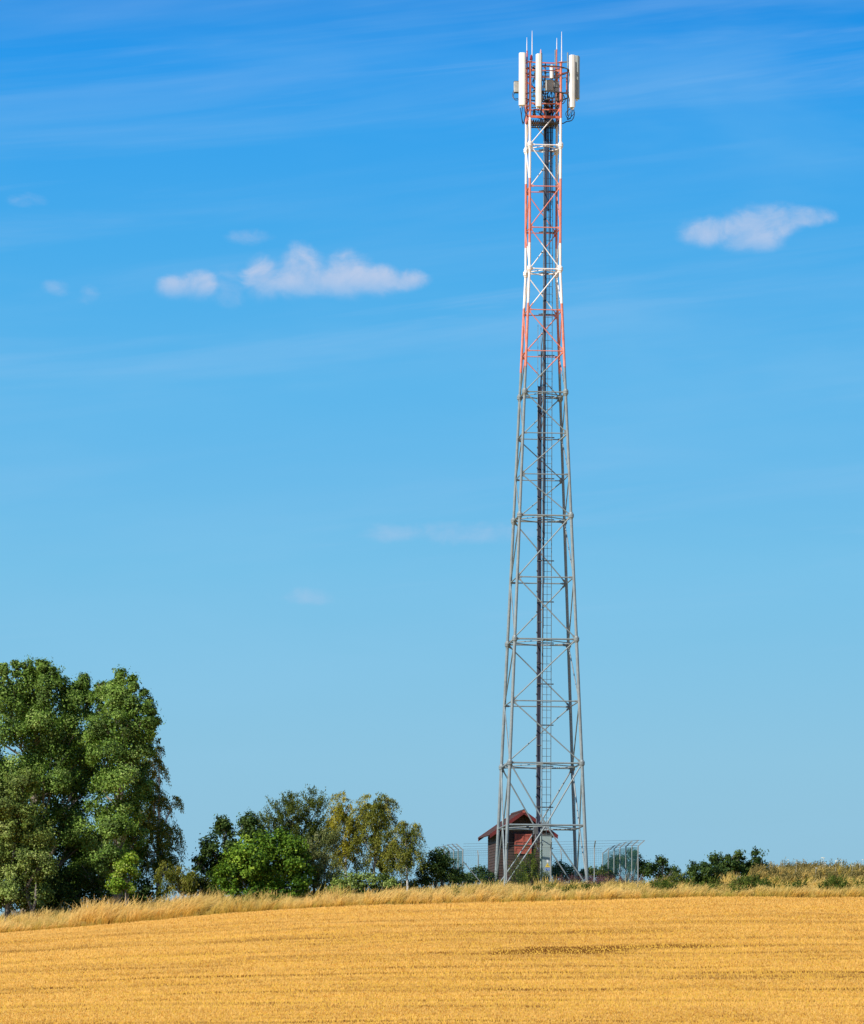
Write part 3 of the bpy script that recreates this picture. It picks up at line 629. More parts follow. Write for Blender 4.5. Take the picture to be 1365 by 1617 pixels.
# leafy weeds scattered through the verge
def weeds(name, label, spots, mat, leaf=0.06, seed=0, per=220, cat='weeds'):
    r = np.random.default_rng(seed); Bs = []
    for (x, Y, w_, h_) in spots:
        X0 = M(x, Y); Bs.append((np.array([X0, Y, G(X0, Y)+h_*0.45]), np.array([w_, w_, h_*0.45])))
    V, Q, vv = strands(Bs, r, leaf=leaf, per=per, ln=(0.15, 0.5), droop=-0.9, spread=0.25)
    return tag(fmesh(name, V, Q, mat, attrs={'v': vv}), label, cat, kind='stuff')
r_ = np.random.default_rng(5)
weeds('green_weeds', 'dark green weeds scattered through the dry grass on the right', [(x, 205.9+r_.uniform(0, 3.5), r_.uniform(0.15, 0.5), r_.uniform(0.35, 0.95)) for x in list(r_.uniform(1030, 1365, 30))+[1086, 1180, 1192, 1200, 1165, 1262, 1300, 1320, 1215]], L_BROOM, seed=41)
weeds('green_weeds', 'green weeds in the grass below the middle clump and around the compound', [(x, 206.3+r_.uniform(0, 5), r_.uniform(0.12, 0.4), r_.uniform(0.3, 0.75)) for x in list(r_.uniform(330, 520, 12))+list(r_.uniform(640, 1060, 44))], L_BROOM, seed=42)
weeds('verge_weeds', 'yellowish leafy weeds along the right skyline', [(x, r_.uniform(214, 225), r_.uniform(0.3, 0.8), r_.uniform(0.35, 0.6)) for x in r_.uniform(1200, 1420, 80)], leafmat('weed_leaf', [(0.10,0.09,0.025),(0.17,0.14,0.04),(0.26,0.20,0.06),(0.38,0.30,0.12)]), seed=43, per=120)
weeds('purple_flowers', 'dull purple wildflowers growing right of the tower foot', [(x, r_.uniform(217, 222), r_.uniform(0.15, 0.35), r_.uniform(0.45, 0.85)) for x in r_.uniform(872, 1012, 46)], L_PURP, seed=44, leaf=0.045, cat='flowers')
# white umbels on the right skyline
mb = MB()
for x in list(r_.uniform(1240, 1365, 13))+[1295, 1298, 1301]:
    Y = r_.uniform(216, 224); X0 = M(x, Y); z = G(X0, Y); h = r_.uniform(0.55, 0.85)*(1.1 if 1294 < x < 1302 else 1); mb.tube((X0, Y, z), (X0+0.05, Y, z+h), 0.006, 0.004, 4)
    for q_ in range(7):
        a = r_.uniform(0, 6.28); rr = r_.uniform(0, 0.06); mb.path([(X0+0.05+rr*math.cos(a), Y+rr*math.sin(a), z+h-0.01), (X0+0.05+rr*math.cos(a), Y+rr*math.sin(a), z+h+0.015)], [0.016, 0.013], 5)
tag(obj('white_umbel_flowers', mb, pmat('umbel_white', (0.75, 0.73, 0.60), 0.8)), 'white umbel flowers dotted along the right skyline', 'flowers', kind='stuff')

# ------------------------------------------------------------------ lattice tower
TH = R(5.8); TX, TY, TZ = 5.265, 220.0, 9.75
tower = thing('lattice_mast', 'tall red white and grey lattice mast with antennas on top, standing on the crest', 'telecom tower', (TX, TY, TZ), TH)
Tm = Matrix.Translation((TX, TY, TZ)) @ Matrix.Rotation(TH, 4, 'Z'); Ti = Tm.inverted()
def L(px, py, dy=0.0):
    """local tower point whose world distance is TY+dy"""
    return Ti @ Vector(W(px, py, TY+dy))
def side(h): return 4.0-0.5*h/6.0 if h < 30 else 1.5
SG = {'B': (-1, -1), 'C': (1, -1), 'D': (1, 1), 'A': (-1, 1)}
def node(k, h): s = side(h)/2; return Vector((SG[k][0]*s, SG[k][1]*s, h))
FACES = [('B', 'C'), ('A', 'B'), ('D', 'A'), ('C', 'D')]        # first leg of each face leads the bracing round the mast
for k in 'ABCD':
    mb = MB()
    for h0, h1, r0 in ((0, 6, .080), (6, 12, .076), (12, 18, .072), (18, 24, .067), (24, 30, .062), (30, 40, .060)):
        mb.tube(node(k, h0), node(k, h1), r0, r0, 14)
    p = node(k, 0); mb.tube(p-Vector((0, 0, 0.30)), p+Vector((0, 0, 0.04)), 0.20, 0.20, 14)
    mb.tube(node(k, 40), node(k, 40)+Vector((0, 0, 0.03)), 0.11, 0.11, 12)
    lg = obj('leg', mb, PAINT, tower, smooth_=False)
    for h in (6, 12, 18, 24, 30, 36):
        mb = MB(); c = node(k, h); s = 0.135 if h < 30 else 0.125
        mb.tube(c-Vector((0, 0, 0.075)), c-Vector((0, 0, 0.006)), s, s, 14); mb.tube(c+Vector((0, 0, 0.006)), c+Vector((0, 0, 0.075)), s, s, 14)
        mb.tube(c-Vector((0, 0, 0.18)), c-Vector((0, 0, 0.075)), s*0.62, s*0.85, 10); mb.tube(c+Vector((0, 0, 0.075)), c+Vector((0, 0, 0.16)), s*0.85, s*0.62, 10)
        for q_ in range(8):
            a = q_*math.pi/4; d = Vector((math.cos(a), math.sin(a), 0))*s*0.82; mb.tube(c+d-Vector((0, 0, 0.10)), c+d+Vector((0, 0, 0.10)), 0.012, 0.012, 6)
        obj('flange', mb, PAINT, lg)
    mb = MB(); mb.box(p-Vector((0, 0, 0.40)), 0.9, 0.9, 0.5, bev=0.05); obj('footing', mb, CONC, tower)
def brace(name, a, b_, r0, trim=0.08):
    a, b_ = Vector(a), Vector(b_); d = (b_-a).normalized(); a2, b2 = a+d*trim, b_-d*trim
    mb = MB(); mb.tube(a2, b2, r0, r0, 8)
    for e, sg in ((a2, 1), (b2, -1)):      # flattened gusset ends
        q_ = e+d*sg*0.10; mb.box((e+q_)/2, 0.02, 0.10, 0.20 if r0 > 0.028 else 0.12, rot=d.to_track_quat('Z', 'Y').to_matrix())
    return obj(name, mb, PAINT, tower)
for fa, fb in FACES:
    for h in (6, 9, 12, 15, 18, 20, 22, 24, 26, 28, 30, 32, 34, 36, 38, 39.6):
        r0 = 0.040 if h in (6, 12, 18) else (0.030 if h in (24, 30, 36, 9, 15) else 0.025)
        brace('horizontal_brace', node(fa, h), node(fb, h), r0)
    a3, b3 = node(fa, 3), node(fb, 3); mid = (a3+b3)/2
    brace('horizontal_brace', a3, b3, 0.045)
    for q_ in (node(fa, 6), node(fb, 6), node(fa, 0.05), node(fb, 0.05)): brace('diagonal_brace', mid, q_, 0.036, 0.10)
    mb = MB(); ax = 'X' if abs(SG[fa][1]-SG[fb][1]) < 1 else 'Y'; dr = (b3-a3).normalized()
    mb.box(mid, 0.34 if ax == 'X' else 0.03, 0.03 if ax == 'X' else 0.34, 0.30, bev=0.004); obj('gusset_plate', mb, ZINC, tower)
    for h0 in (6, 12):
        for h1 in (h0, h0+6): brace('diagonal_brace', node(fa, h0+3), node(fb, h1), 0.030, 0.10)
    seq = [18, 20, 22, 24, 26, 28, 30, 32, 34, 36, 37.8, 39.6]
    for i in range(len(seq)-1):
        a = fb if i % 2 == 0 else fa; b_ = fa if i % 2 == 0 else fb
        if i == 10: continue
        brace('diagonal_brace', node(a, seq[i]), node(b_, seq[i+1]), 0.027 if seq[i] < 30 else 0.025, 0.08)
for h in (3, 6, 12, 18, 24, 30, 36):        # plan bracing: a diamond between the middles of the horizontals
    ms = [(node(a, h)+node(b_, h))/2 for a, b_ in FACES]
    for i in range(4):
        e0, e1 = ms[i], ms[(i+1) % 4]; mb = MB(); mb.tube(e0-Vector((0, 0, 0.05)), e1-Vector((0, 0, 0.05)), 0.024, 0.024, 8); obj('plan_brace', mb, PAINT, tower)

# ladder, cable tray and feeders, upright inside the mast
LX, LY = 0.30, 0.42
mb = MB()
for dx_ in (-0.215, 0.215): mb.box((LX+dx_, LY, 19.9), 0.028, 0.05, 37.0)
mb.box((LX, LY-0.03, 19.9), 0.022, 0.03, 37.0)
LADM = pmat('weathered_steel', (0.10, 0.125, 0.13), 0.6, 0.2, 0.3, 6.0)
lad = obj('ladder', mb, LADM, tower)
for i in range(98):
    mb = MB(); mb.tube((LX-0.198, LY, 1.6+i*0.375), (LX+0.198, LY, 1.6+i*0.375), 0.010, 0.010, 6); obj('rung', mb, LADM, lad)
for h in np.arange(2.0, 38, 2.0):
    mb = MB(); mb.beam((LX-0.45, LY+0.06, h), (LX+0.35, LY+0.06, h), 0.04, 0.05); obj('ladder_bracket', mb, DARKST, lad)
mb = MB(); mb.box((0.065, LY-0.06, 20.1), 0.030, 0.045, 36.0); mb.box((-0.03, LY+0.03, 15.0), 0.025, 0.04, 25.0); mb.box((-0.18, LY+0.03, 15.0), 0.022, 0.04, 25.0)
tray = obj('cable_tray', mb, ZINC, tower)
mb = MB(); mb.box((-0.075, LY+0.055, 13.5), 0.19, 0.012, 22.0); obj('tray_back', mb, CABLE, tray)
for i in range(8):
    x_ = -0.150+i*0.018*1.1; y_ = LY+0.005-(i % 2)*0.035; mb = MB()
    swap = 21.5+i*0.7                                   # one by one the feeders cross to the right of the tray rail
    mb.path([(x_+0.27*min(1, max(0, (h-swap)/1.6))-0.008*i*min(1, max(0, (h-swap)/1.6))+0.010*math.sin(h*1.3+i), y_-0.05*min(1, max(0, (h-swap)/1.6))+0.006*math.cos(h*2+i*2), h) for h in np.arange(2.4, 38.6, 0.6)], 0.0185, 6)
    obj('feeder_cable', mb, CABLE, tower)
for i in range(5):
    x_ = 0.100+i*0.024; mb = MB(); mb.path([(x_+0.008*math.sin(h*1.2+i), LY-0.03-(i % 2)*0.03, h) for h in np.arange(10.5+i*2.2, 27.0, 0.8)], 0.015, 6); obj('feeder_cable', mb, CABLE, tower)
for i in range(5):
    x_ = 0.225+i*0.022; mb = MB(); mb.path([(x_+0.01*math.sin(h*1.1+i), LY-0.07-(i % 2)*0.03, h) for h in np.arange(33.0, 38.6, 0.8)], 0.013, 6); obj('feeder_cable', mb, CABLE, tower)
for i in range(6):
    x_ = 0.36+i*0.026; mb = MB(); mb.path([(x_+0.01*math.sin(h*1.1+i), LY-0.05-(i % 2)*0.03, h) for h in np.arange(28.5+i*1.6, 38.6, 0.8)], 0.014, 6); obj('feeder_cable', mb, CABLE, tower)
for h in np.arange(3.0, 38, 1.0):
    mb = MB(); mb.box((-0.08 if h < 21 else 0.06, LY-0.045, h), 0.22, 0.05, 0.05); obj('cable_clamp', mb, DARKST, tray)
for h in np.arange(3.5, 24, 1.0):
    mb = MB(); mb.box((-0.20, LY, h), 0.045, 0.045, 0.07); mb.box((-0.11, LY+0.02, h), 0.2, 0.02, 0.02); obj('tray_hook', mb, DARKST, tray)

# head: grating, rings, panels, whips, radio units
mb = MB(); z = 37.35
for a, b_ in FACES: mb.beam(node(a, z)*1.0, node(b_, z)*1.0, 0.08, 0.11)
pf = obj('platform_frame', mb, REDM, tower)
mb = MB()
for i in range(13): mb.beam((-0.66+i*0.11, -0.66, z-0.16), (-0.66+i*0.11, 0.66, z-0.16), 0.035, 0.10)
for i in range(4): mb.beam((-0.68, -0.6+i*0.4, z-0.24), (0.68, -0.6+i*0.4, z-0.24), 0.04, 0.05)
obj('platform_grating', mb, DARKST, pf)
def ring(zz, rr, name='antenna_ring'):
    mb = MB(); pts = [(rr*math.cos(a)+0.12, rr*math.sin(a), zz) for a in np.linspace(0, 2*math.pi, 25)]; mb.path(pts, 0.032, 8, caps=False)
    for k in 'ABCD': p = node(k, zz); q_ = Vector((SG[k][0]*rr*0.72+0.12, SG[k][1]*rr*0.72, zz)); mb.tube(p, q_, 0.035, 0.035, 8)
    return obj(name, mb, DARKST, tower)
ring(L(860, 112)[2], 1.12); ring(L(860, 152)[2], 1.12)
def panel(px0, px1, py0, py1, dy, rz, mat, dep=0.16, pipe=None, pw=None, name='panel_antenna', label=None):
    a, b_ = L(px0, py1, dy), L(px1, py0, dy); w_ = pw or abs(b_.x-a.x); c = (a+b_)/2; hgt = b_.z-a.z
    mb = MB(); mt = Matrix.Rotation(rz, 3, 'Z')
    prof = [(-w_/2, 0.06), (-w_/2, -0.02), (-w_/2+0.035, -dep*0.62), (-w_*0.22, -dep*0.72), (w_*0.22, -dep*0.72), (w_/2-0.035, -dep*0.62), (w_/2, -0.02), (w_/2, 0.06)]
    poly = [mt @ Vector((x, y, -hgt/2)) + c for x, y in prof]; mb.prism(poly, (0, 0, hgt))
    poly = [mt @ Vector((x*0.9, y*0.9, hgt/2)) + c for x, y in prof]; mb.prism(poly, (0, 0, 0.02))
    pa = obj(name, mb, mat, tower)
    if label: pa['label'] = label
    mb = MB(); mb.box(c+mt @ Vector((0, 0.075, 0)), w_*0.86, 0.03, hgt*0.97, rz=rz)
    obj('back_plate', mb, DARKST, pa)
    mb = MB()
    for q_ in (-0.09, 0.0, 0.09): mb.tube(c+mt @ Vector((q_, 0, -hgt/2-0.10)), c+mt @ Vector((q_, 0, -hgt/2)), 0.028, 0.028, 8)
    obj('connectors', mb, RADOME, pa)
    if pipe is not None:
        mb = MB(); pxp, y0, y1, pdy, mm = pipe; t0, t1 = L(pxp, y1, pdy), L(pxp, y0, pdy); mb.tube(t0, t1, 0.034, 0.034, 10)
        for s in (0.14, 0.80):
            q_ = t0.lerp(t1, s); tgt = Vector((c.x, c.y, q_.z))+mt @ Vector((0, 0.09, 0)); mb.beam(q_, tgt, 0.08, 0.07); mb.beam(q_+Vector((0, 0, 0.12)), tgt+Vector((0, 0, 0.12)), 0.04, 0.03)
        obj('mounting_pipe', mb, mm, pa)
    return pa, c, hgt
p1, c1_, h1_ = panel(819.8, 830.4, 84.5, 166.5, -0.95, R(-10), RADOME, 0.22, (832.6, 80, 177, -0.75, REDM), pw=0.34)
p2, c2_, h2_ = panel(846.7, 855.6, 86, 168.5, -1.25, R(10), RADOME, 0.20, (855.5, 84, 178, -1.0, DARKST), pw=0.28)
p3, c3_, h3_ = panel(900.3, 908.0, 88, 170, -0.40, R(-62), RADOME, 0.20, (896.8, 83, 183, -0.30, ZINC), pw=0.30)
p4, c4_, h4_ = panel(908, 914, 89.5, 156, 0.25, R(70), RADSHADE, 0.18, None, pw=0.40, label='shaded grey panel antenna facing right')
mb = MB(); mb.beam(Vector((c4_.x-0.08, c4_.y, c4_.z+0.8)), (0.75, 0.5, c4_.z+0.8), 0.06, 0.06); mb.beam(Vector((c4_.x-0.08, c4_.y, c4_.z-0.7)), (0.75, 0.5, c4_.z-0.7), 0.06, 0.06)
obj('support_arm', mb, DARKST, tower)
def whip(px, y0, y1, dy, r0=0.013):
    mb = MB(); mb.path([L(px, y1, dy), L(px, (y0+y1)/2, dy), L(px, y0, dy)], [r0*1.15, r0, r0*0.5], 8); mb.tube(L(px, y1+2, dy), L(px, y1-3, dy), 0.028, 0.024, 8)
    return obj('whip_antenna', mb, WHIP, tower)
whip(832.3, 59, 82, -0.75, 0.020); whip(840.6, 48.5, 88, -0.75, 0.022); whip(879.6, 60, 79, 0.7, 0.020); whip(887.2, 50, 97, -0.68, 0.022)
for px_a, y0, y1, dy_, mm in ((877.2, 79, 178, -0.55, ZINC), (879.4, 78, 128, 0.4, REDM), (861.5, 100, 150, 0.8, DARKST)):
    mb = MB(); mb.tube(L(px_a, y1, dy_), L(px_a, y0, dy_), 0.03, 0.03, 10); obj('antenna_pipe', mb, mm, tower)
mb = MB(); mb.tube(L(839.3, 95, -0.75), L(839.3, 91, -0.75), 0.07, 0.07, 12); mb.path([L(839.3, 91, -0.75), L(839.3, 88.5, -0.75), L(839.3, 86.5, -0.75)], [0.055, 0.055, 0.03], 12)
ol = obj('obstruction_light', mb, LENSR, tower)
mb = MB(); mb.tube(L(854.3, 88, -0.5), L(854.3, 84, -0.5), 0.055, 0.05, 10); mb.path([L(854.3, 84, -0.5), L(854.3, 81, -0.5), L(854.3, 77.5, -0.5)], [0.045, 0.04, 0.012], 10)
obj('obstruction_light', mb, pmat('pink_lens', (0.62, 0.36, 0.36), 0.3), tower)['label'] = 'pale pink obstruction light'
mb = MB(); a = L(871.5, 124, 0.3); mb.tube(a, L(871.5, 104.5, 0.3), 0.11, 0.11, 16); mb.path([L(871.5, 104.5, 0.3), L(871.5, 102.5, 0.3)], [0.12, 0.05], 16); mb.tube(L(871.5, 140, 0.3), a, 0.03, 0.03, 8)
obj('drum_antenna', mb, RADOME, tower, smooth_=False)
def radio(px0, px1, y0, y1, dy, rz, dep=0.28):
    a, b_ = L(px0, y1, dy), L(px1, y0, dy); c = (a+b_)/2; w_ = abs(b_.x-a.x); hh = b_.z-a.z; mt = Matrix.Rotation(rz, 3, 'Z')
    mb = MB(); mb.box(c, w_, dep, hh, rz=rz, bev=0.02); ru = obj('radio_unit', mb, BOXG, tower)
    mb = MB()
    for i in range(7): mb.box(c+mt @ Vector((w_*(-0.42+i*0.14), dep/2+0.025, 0)), 0.012, 0.05, hh*0.92, rz=rz)
    obj('cooling_fins', mb, DARKST, ru)
    mb = MB(); mb.box(c+mt @ Vector((0, 0, hh/2+0.012)), w_*1.04, dep*1.04, 0.02, rz=rz); mb.box(c-Vector((0, 0, hh/2+0.012)), w_*0.9, dep*0.9, 0.02, rz=rz); obj('end_caps', mb, DARKST, ru)
    return ru
radio(811.8, 821.5, 129.5, 146, -0.55, R(0)); radio(863, 874, 127.5, 143.5, -0.6, R(-22), 0.34); radio(874, 882, 130, 145, -0.1, R(20)); radio(846, 853, 140, 153, 0.5, R(0))
radio(869, 875, 108, 120, 0.75, R(0)); radio(881, 889, 149, 160, 0.1, R(30), 0.22)
# red brackets and clutter rails between the legs
mb = MB()
for (x0, y0, d0, x1, y1, d1) in ((832, 108, -.75, 846, 112, -.7), (833, 98, .7, 880, 100, .7), (842, 104, -.7, 886, 106, -.7), (887, 146, -.6, 897, 148, -.3), (887, 116, -.6, 897, 114, -.3),
                                 (843, 165, .2, 880, 163, .2), (843, 173, -.6, 885, 173, -.6), (833, 130, .2, 846, 142, .2), (866, 155, .3, 874, 178, .3), (874, 155, .3, 868, 178, .3),
                                 (895, 118, .2, 895, 146, .2), (856, 172, -.4, 862, 184, -.4)):
    mb = MB(); mb.beam(L(x0, y0, d0), L(x1, y1, d1), 0.045, 0.05); obj('head_bracket', mb, REDM, tower)
for i in range(5): mb = MB(); mb.beam(L(867, 156+i*5, .3), L(874, 156+i*5, .3), 0.03, 0.035); obj('step', mb, REDM, tower)
for (x0, y0, d0, x1, y1, d1) in ((840, 139, -.6, 888, 138, -.6), (856, 158, -.4, 884, 152, -.4), (843, 123, .4, 886, 123, .4), (846, 152, -.9, 840, 152, -.7), (846, 112, -.9, 840, 112, -.7),
                                 (840, 170, .6, 884, 168, .6), (884, 124, .2, 897, 122, .1), (836, 115, -.8, 842, 120, -.5), (861, 105, .5, 861, 128, .5)):
    mb = MB(); mb.beam(L(x0, y0, d0), L(x1, y1, d1), 0.035, 0.04); obj('support_rail', mb, DARKST, tower)
r2 = random.Random(4)
for i in range(14):
    x, y, d = r2.uniform(842, 884), r2.uniform(108, 178), r2.uniform(-.1, .7); mb = MB()
    if i % 2: mb.tube(L(x, y, d), L(x+r2.uniform(-2, 2), y+r2.uniform(14, 34), d), 0.022, 0.022, 6)
    else: mb.tube(L(x, y, d), L(x+r2.uniform(8, 18)*(1 if x < 862 else -1), y+r2.uniform(-3, 3), d), 0.022, 0.022, 6)
    obj('support_rail', mb, DARKST, tower)
for i in range(60):
    x, y, d = r2.uniform(842, 886), r2.uniform(104, 184), r2.uniform(-.6, .6); q_ = L(x, y, d); mb = MB(); mb.box(q_, r2.uniform(.04, .11), .07, r2.uniform(.05, .16), bev=0.01); obj('clamp', mb, DARKST, tower)
def cable(pts, rad=0.016, mat=CABLE):
    P = [Vector(L(*p)) for p in pts]; out = []
    for i in range(len(P)-1):
        p0, p1, p2, p3 = P[max(i-1, 0)], P[i], P[i+1], P[min(i+2, len(P)-1)]
        for k in range(6):
            s = k/6; out.append(0.5*((2*p1)+(p2-p0)*s+(2*p0-5*p1+4*p2-p3)*s*s+(3*p1-p0-3*p2+p3)*s**3))
    mb = MB(); mb.path(out+[P[-1]], rad, 6); return obj('jumper_cable', mb, mat, tower)
cable([(822, 168, -.95), (823, 178, -.9), (826, 196, -.9), (830, 185, -.8), (831, 170, -.7), (838, 152, -.5)])
cable([(826, 168, -.95), (824, 182, -.9), (827, 194, -.85), (832, 178, -.7), (845, 176, -.3), (860, 184, .3)])
cable([(829, 168, -.95), (829, 176, -.9), (834, 184, -.7), (848, 186, -.2), (862, 190, .35)])
cable([(812, 142, -.5), (809.5, 150, -.6), (812, 156, -.7), (819, 155, -.7)])
cable([(813, 146, -.5), (811, 152, -.6), (814, 158, -.7), (820, 157, -.7)])
cable([(851, 170, -1.25), (852, 180, -1.1), (858, 184, -.6), (864, 192, .3)], 0.022)
cable([(855, 124, -.6), (860, 132, -.5), (858, 142, -.4), (862, 160, .2), (864, 186, .35)], 0.022)
cable([(903, 172, -.4), (900, 180, -.4), (896, 188, -.3), (899, 188, -.3), (904, 182, -.3)], 0.02)
cable([(906, 172, -.4), (907, 182, -.4), (903, 190, -.3), (895, 192, -.2), (888, 195, -.1), (874, 194, .3)], 0.024)
cable([(901, 172, -.4), (894, 178, -.4), (896, 186, -.3), (902, 187, -.3)], 0.018)
cable([(905, 172, -.4), (902, 184, -.3), (908, 178, -.2)], 0.018)
cable([(870, 146, -.5), (868, 155, -.2), (872, 168, .2), (868, 190, .35)], 0.02)
cable([(866, 146, -.5), (862, 152, -.3), (866, 170, .1), (865, 192, .35)], 0.02)
cable([(884, 160, .1), (880, 170, .2), (874, 180, .3), (872, 194, .35)], 0.02)
cable([(890, 150, -.4), (893, 158, -.4), (888, 164, -.3), (880, 160, 0)], 0.02)
r3 = random.Random(9)
for i in range(9):
    x0, y0 = r3.uniform(845, 884), r3.uniform(118, 150)
    cable([(x0, y0, r3.uniform(-.3, .4)), (x0+r3.uniform(-5, 5), y0+14, r3.uniform(-.2, .4)), ((x0+866)/2+r3.uniform(-3, 3), y0+26, .3), (866+r3.uniform(-4, 6), 194, .38)], 0.018)
cable([(846, 153, .5), (848, 165, .4), (856, 176, .4), (860, 192, .35)], 0.018)

# ------------------------------------------------------------------ equipment cabinet at the tower foot
ca_ = W(862.2, 1386, 219.6); cabinet = thing('equipment_cabinet', 'tall pale grey metal cabinet with warning stickers at the tower foot', 'cabinet', (ca_[0], 219.6, ca_[2]), R(12))
mb = MB(); mb.box((0, 0, 1.02), 0.50, 0.42, 2.04, bev=0.012); body = obj('body', mb, CAB, cabinet)
mb = MB(); mb.box((0, 0, 2.055), 0.56, 0.50, 0.03, bev=0.01); obj('roof', mb, ZINC, cabinet)
mb = MB(); mb.box((0, -0.2165, 1.02), 0.455, 0.012, 1.96, bev=0.003); dr = obj('door', mb, CAB, cabinet)
mb = MB(); mb.box((0.19, -0.235, 1.0), 0.02, 0.02, 0.14); mb.box((-0.232, -0.23, 0.4), 0.015, 0.018, 0.1); mb.box((-0.232, -0.23, 1.6), 0.015, 0.018, 0.1); obj('handle', mb, DARKST, dr)
mb = MB()
for sx2 in (-0.2, 0.2):
    for sy2 in (-0.16, 0.16): mb.box((sx2, sy2, -0.22), 0.05, 0.05, 0.44)
obj('legs', mb, ZINC, cabinet)
mb = MB(); mb.box((0.03, -0.2245, 0.80), 0.09, 0.003, 0.14); obj('sticker', mb, STW, dr)
mb = MB(); mb.prism([(-0.09, -0.2235, 0.50), (0.15, -0.2235, 0.50), (0.03, -0.2235, 0.71)], (0, -0.003, 0)); st = obj('warning_sticker', mb, STY, dr)
mb = MB(); mb.prism([(0.035, -0.227, 0.64), (0.012, -0.227, 0.585), (0.030, -0.227, 0.585), (0.022, -0.227, 0.53), (0.052, -0.227, 0.60), (0.034, -0.227, 0.60)], (0, -0.0015, 0)); obj('lightning_mark', mb, BLK, st)
mb = MB(); mb.box((0.03, -0.2245, 0.41), 0.20, 0.003, 0.13); sb = obj('sticker', mb, STB, dr)
mb = MB(); mb.box((0.03, -0.2265, 0.43), 0.15, 0.0015, 0.018); mb.box((0.03, -0.2265, 0.39), 0.12, 0.0015, 0.014); obj('sticker_lines', mb, STW, sb)
# junction box and conduits hanging above the cabinet
jb = L(847.5, 1325, -0.9)
mb = MB(); mb.box(L(846.5, 1312, -0.3), 0.22, 0.16, 0.34, bev=0.01); mb.box(L(848.5, 1327, -0.3), 0.10, 0.12, 0.24, bev=0.01); mb.tube(L(847.5, 1340, -0.3), L(847.5, 1303, -0.3), 0.022, 0.022, 8); obj('junction_box', mb, DARKST, tower)
cable([(851, 1300, .4), (850, 1312, .3), (854, 1318, 0), (858, 1320, -.3)], 0.05)
cable([(853, 1296, .4), (848, 1310, .2), (846, 1330, 0), (852, 1345, -.2)], 0.03)

# ------------------------------------------------------------------ wooden hut
HT = R(10); hp = W(824.5, 1395, 224.0); hz = 9.70; hut = thing('wooden_hut', 'small brown wooden hut with red trimmed gable roof behind the mast', 'hut', (hp[0]-0.19, 225.1, hz), HT)
# local: x across the gable, y depth (front at -1.1)
HW, HD, EH, PT = 1.31, 1.10, 3.06, 0.70       # half width, half depth, wall height, pitch
for nm, pts in (('wall', 'front'), ('wall', 'left'), ('wall', 'right'), ('wall', 'back')):
    mb = MB(); n = 22; bh = EH/n
    for i in range(n):
        z0, z1 = i*bh, (i+1)*bh-0.008
        if pts == 'front': mb.prism([(-HW, -HD, z0), (-HW, -HD+0.05, z0), (-HW, -HD+0.05, z1), (-HW, -HD+0.018, z1)], (2*HW, 0, 0))
        if pts == 'back': mb.prism([(-HW, HD, z0), (-HW, HD-0.05, z0), (-HW, HD-0.05, z1), (-HW, HD-0.018, z1)], (2*HW, 0, 0))
        if pts == 'left': mb.prism([(-HW, -HD+0.052, z0), (-HW+0.05, -HD+0.052, z0), (-HW+0.05, -HD+0.052, z1), (-HW+0.018, -HD+0.052, z1)], (0, 2*HD-0.104, 0))
        if pts == 'right': mb.prism([(HW, -HD+0.052, z0), (HW-0.05, -HD+0.052, z0), (HW-0.05, -HD+0.052, z1), (HW-0.018, -HD+0.052, z1)], (0, 2*HD-0.104, 0))
    obj(nm, mb, WOOD, hut)
for yy in (-HD-0.004, HD-0.05):
    mb = MB(); n = 18; bw = 2*HW/n
    for i in range(n):
        x0, x1 = -HW+i*bw+0.003, -HW+(i+1)*bw-0.004; f = lambda x: EH+(HW-abs(x))*PT-0.02
        poly = [(x0, yy, EH-0.02), (x1, yy, EH-0.02), (x1, yy, f(x1)), (x0, yy, f(x0))]
        mb.prism(poly, (0, 0.04+0.004*(i % 2), 0))
    obj('gable', mb, WOODV, hut)
EO, FO = 0.40, 0.45
for sg in (-1, 1):
    mb = MB(); ax_, az_ = 0.0, EH+HW*PT+0.02; ex, ez = sg*(HW+EO), EH-EO*PT+0.02
    nt_ = 11                    # courses of overlapping tiles
    for i in range(nt_):
        s0, s1 = i/nt_, (i+1)/nt_+0.015; q0 = (ax_+(ex-ax_)*s0, az_+(ez-az_)*s0); q1 = (ax_+(ex-ax_)*s1, az_+(ez-az_)*s1)
        mb.prism([(q0[0], -HD-FO, q0[1]+0.03), (q1[0], -HD-FO, q1[1]+0.05), (q1[0], -HD-FO, q1[1]+0.085), (q0[0], -HD-FO, q0[1]+0.05)][::-1 if sg < 0 else 1], (0, 2*(HD+FO), 0))
    rf = obj('roof', mb, TILE, hut)
    mb = MB(); mb.prism([(ax_, -HD-FO+0.02, az_), (ex*0.985, -HD-FO+0.02, ez+0.02), (ex*0.985, -HD-FO+0.02, ez+0.055), (ax_, -HD-FO+0.02, az_+0.035)], (0, 2*(HD+FO)-0.04, 0)); obj('soffit', mb, WOOD, rf)
    for yb in (-HD-FO-0.03, HD+FO+0.003):
        mb = MB(); mb.prism([(ax_, yb, az_-0.10), (ex, yb, ez-0.11), (ex, yb, ez+0.10), (ax_, yb, az_+0.10)], (0, 0.027, 0)); obj('bargeboard', mb, BARGE, rf)
mb = MB(); mb.box((0, -HD-FO-0.04, EH+HW*PT+0.04), 0.14, 0.02, 0.10, bev=0.004); obj('ridge_cap', mb, HATCH, hut)
mb = MB(); mb.path([(0, -HD-FO, EH+HW*PT+0.10), (0, HD+FO, EH+HW*PT+0.10)], 0.07, 8); obj('ridge', mb, TILE, hut)
for sg in (-1, 1):
    mb = MB(); mb.box((sg*(HW-0.03), -HD-0.018, EH/2), 0.09, 0.03, EH); obj('corner_board', mb, WOOD, hut)
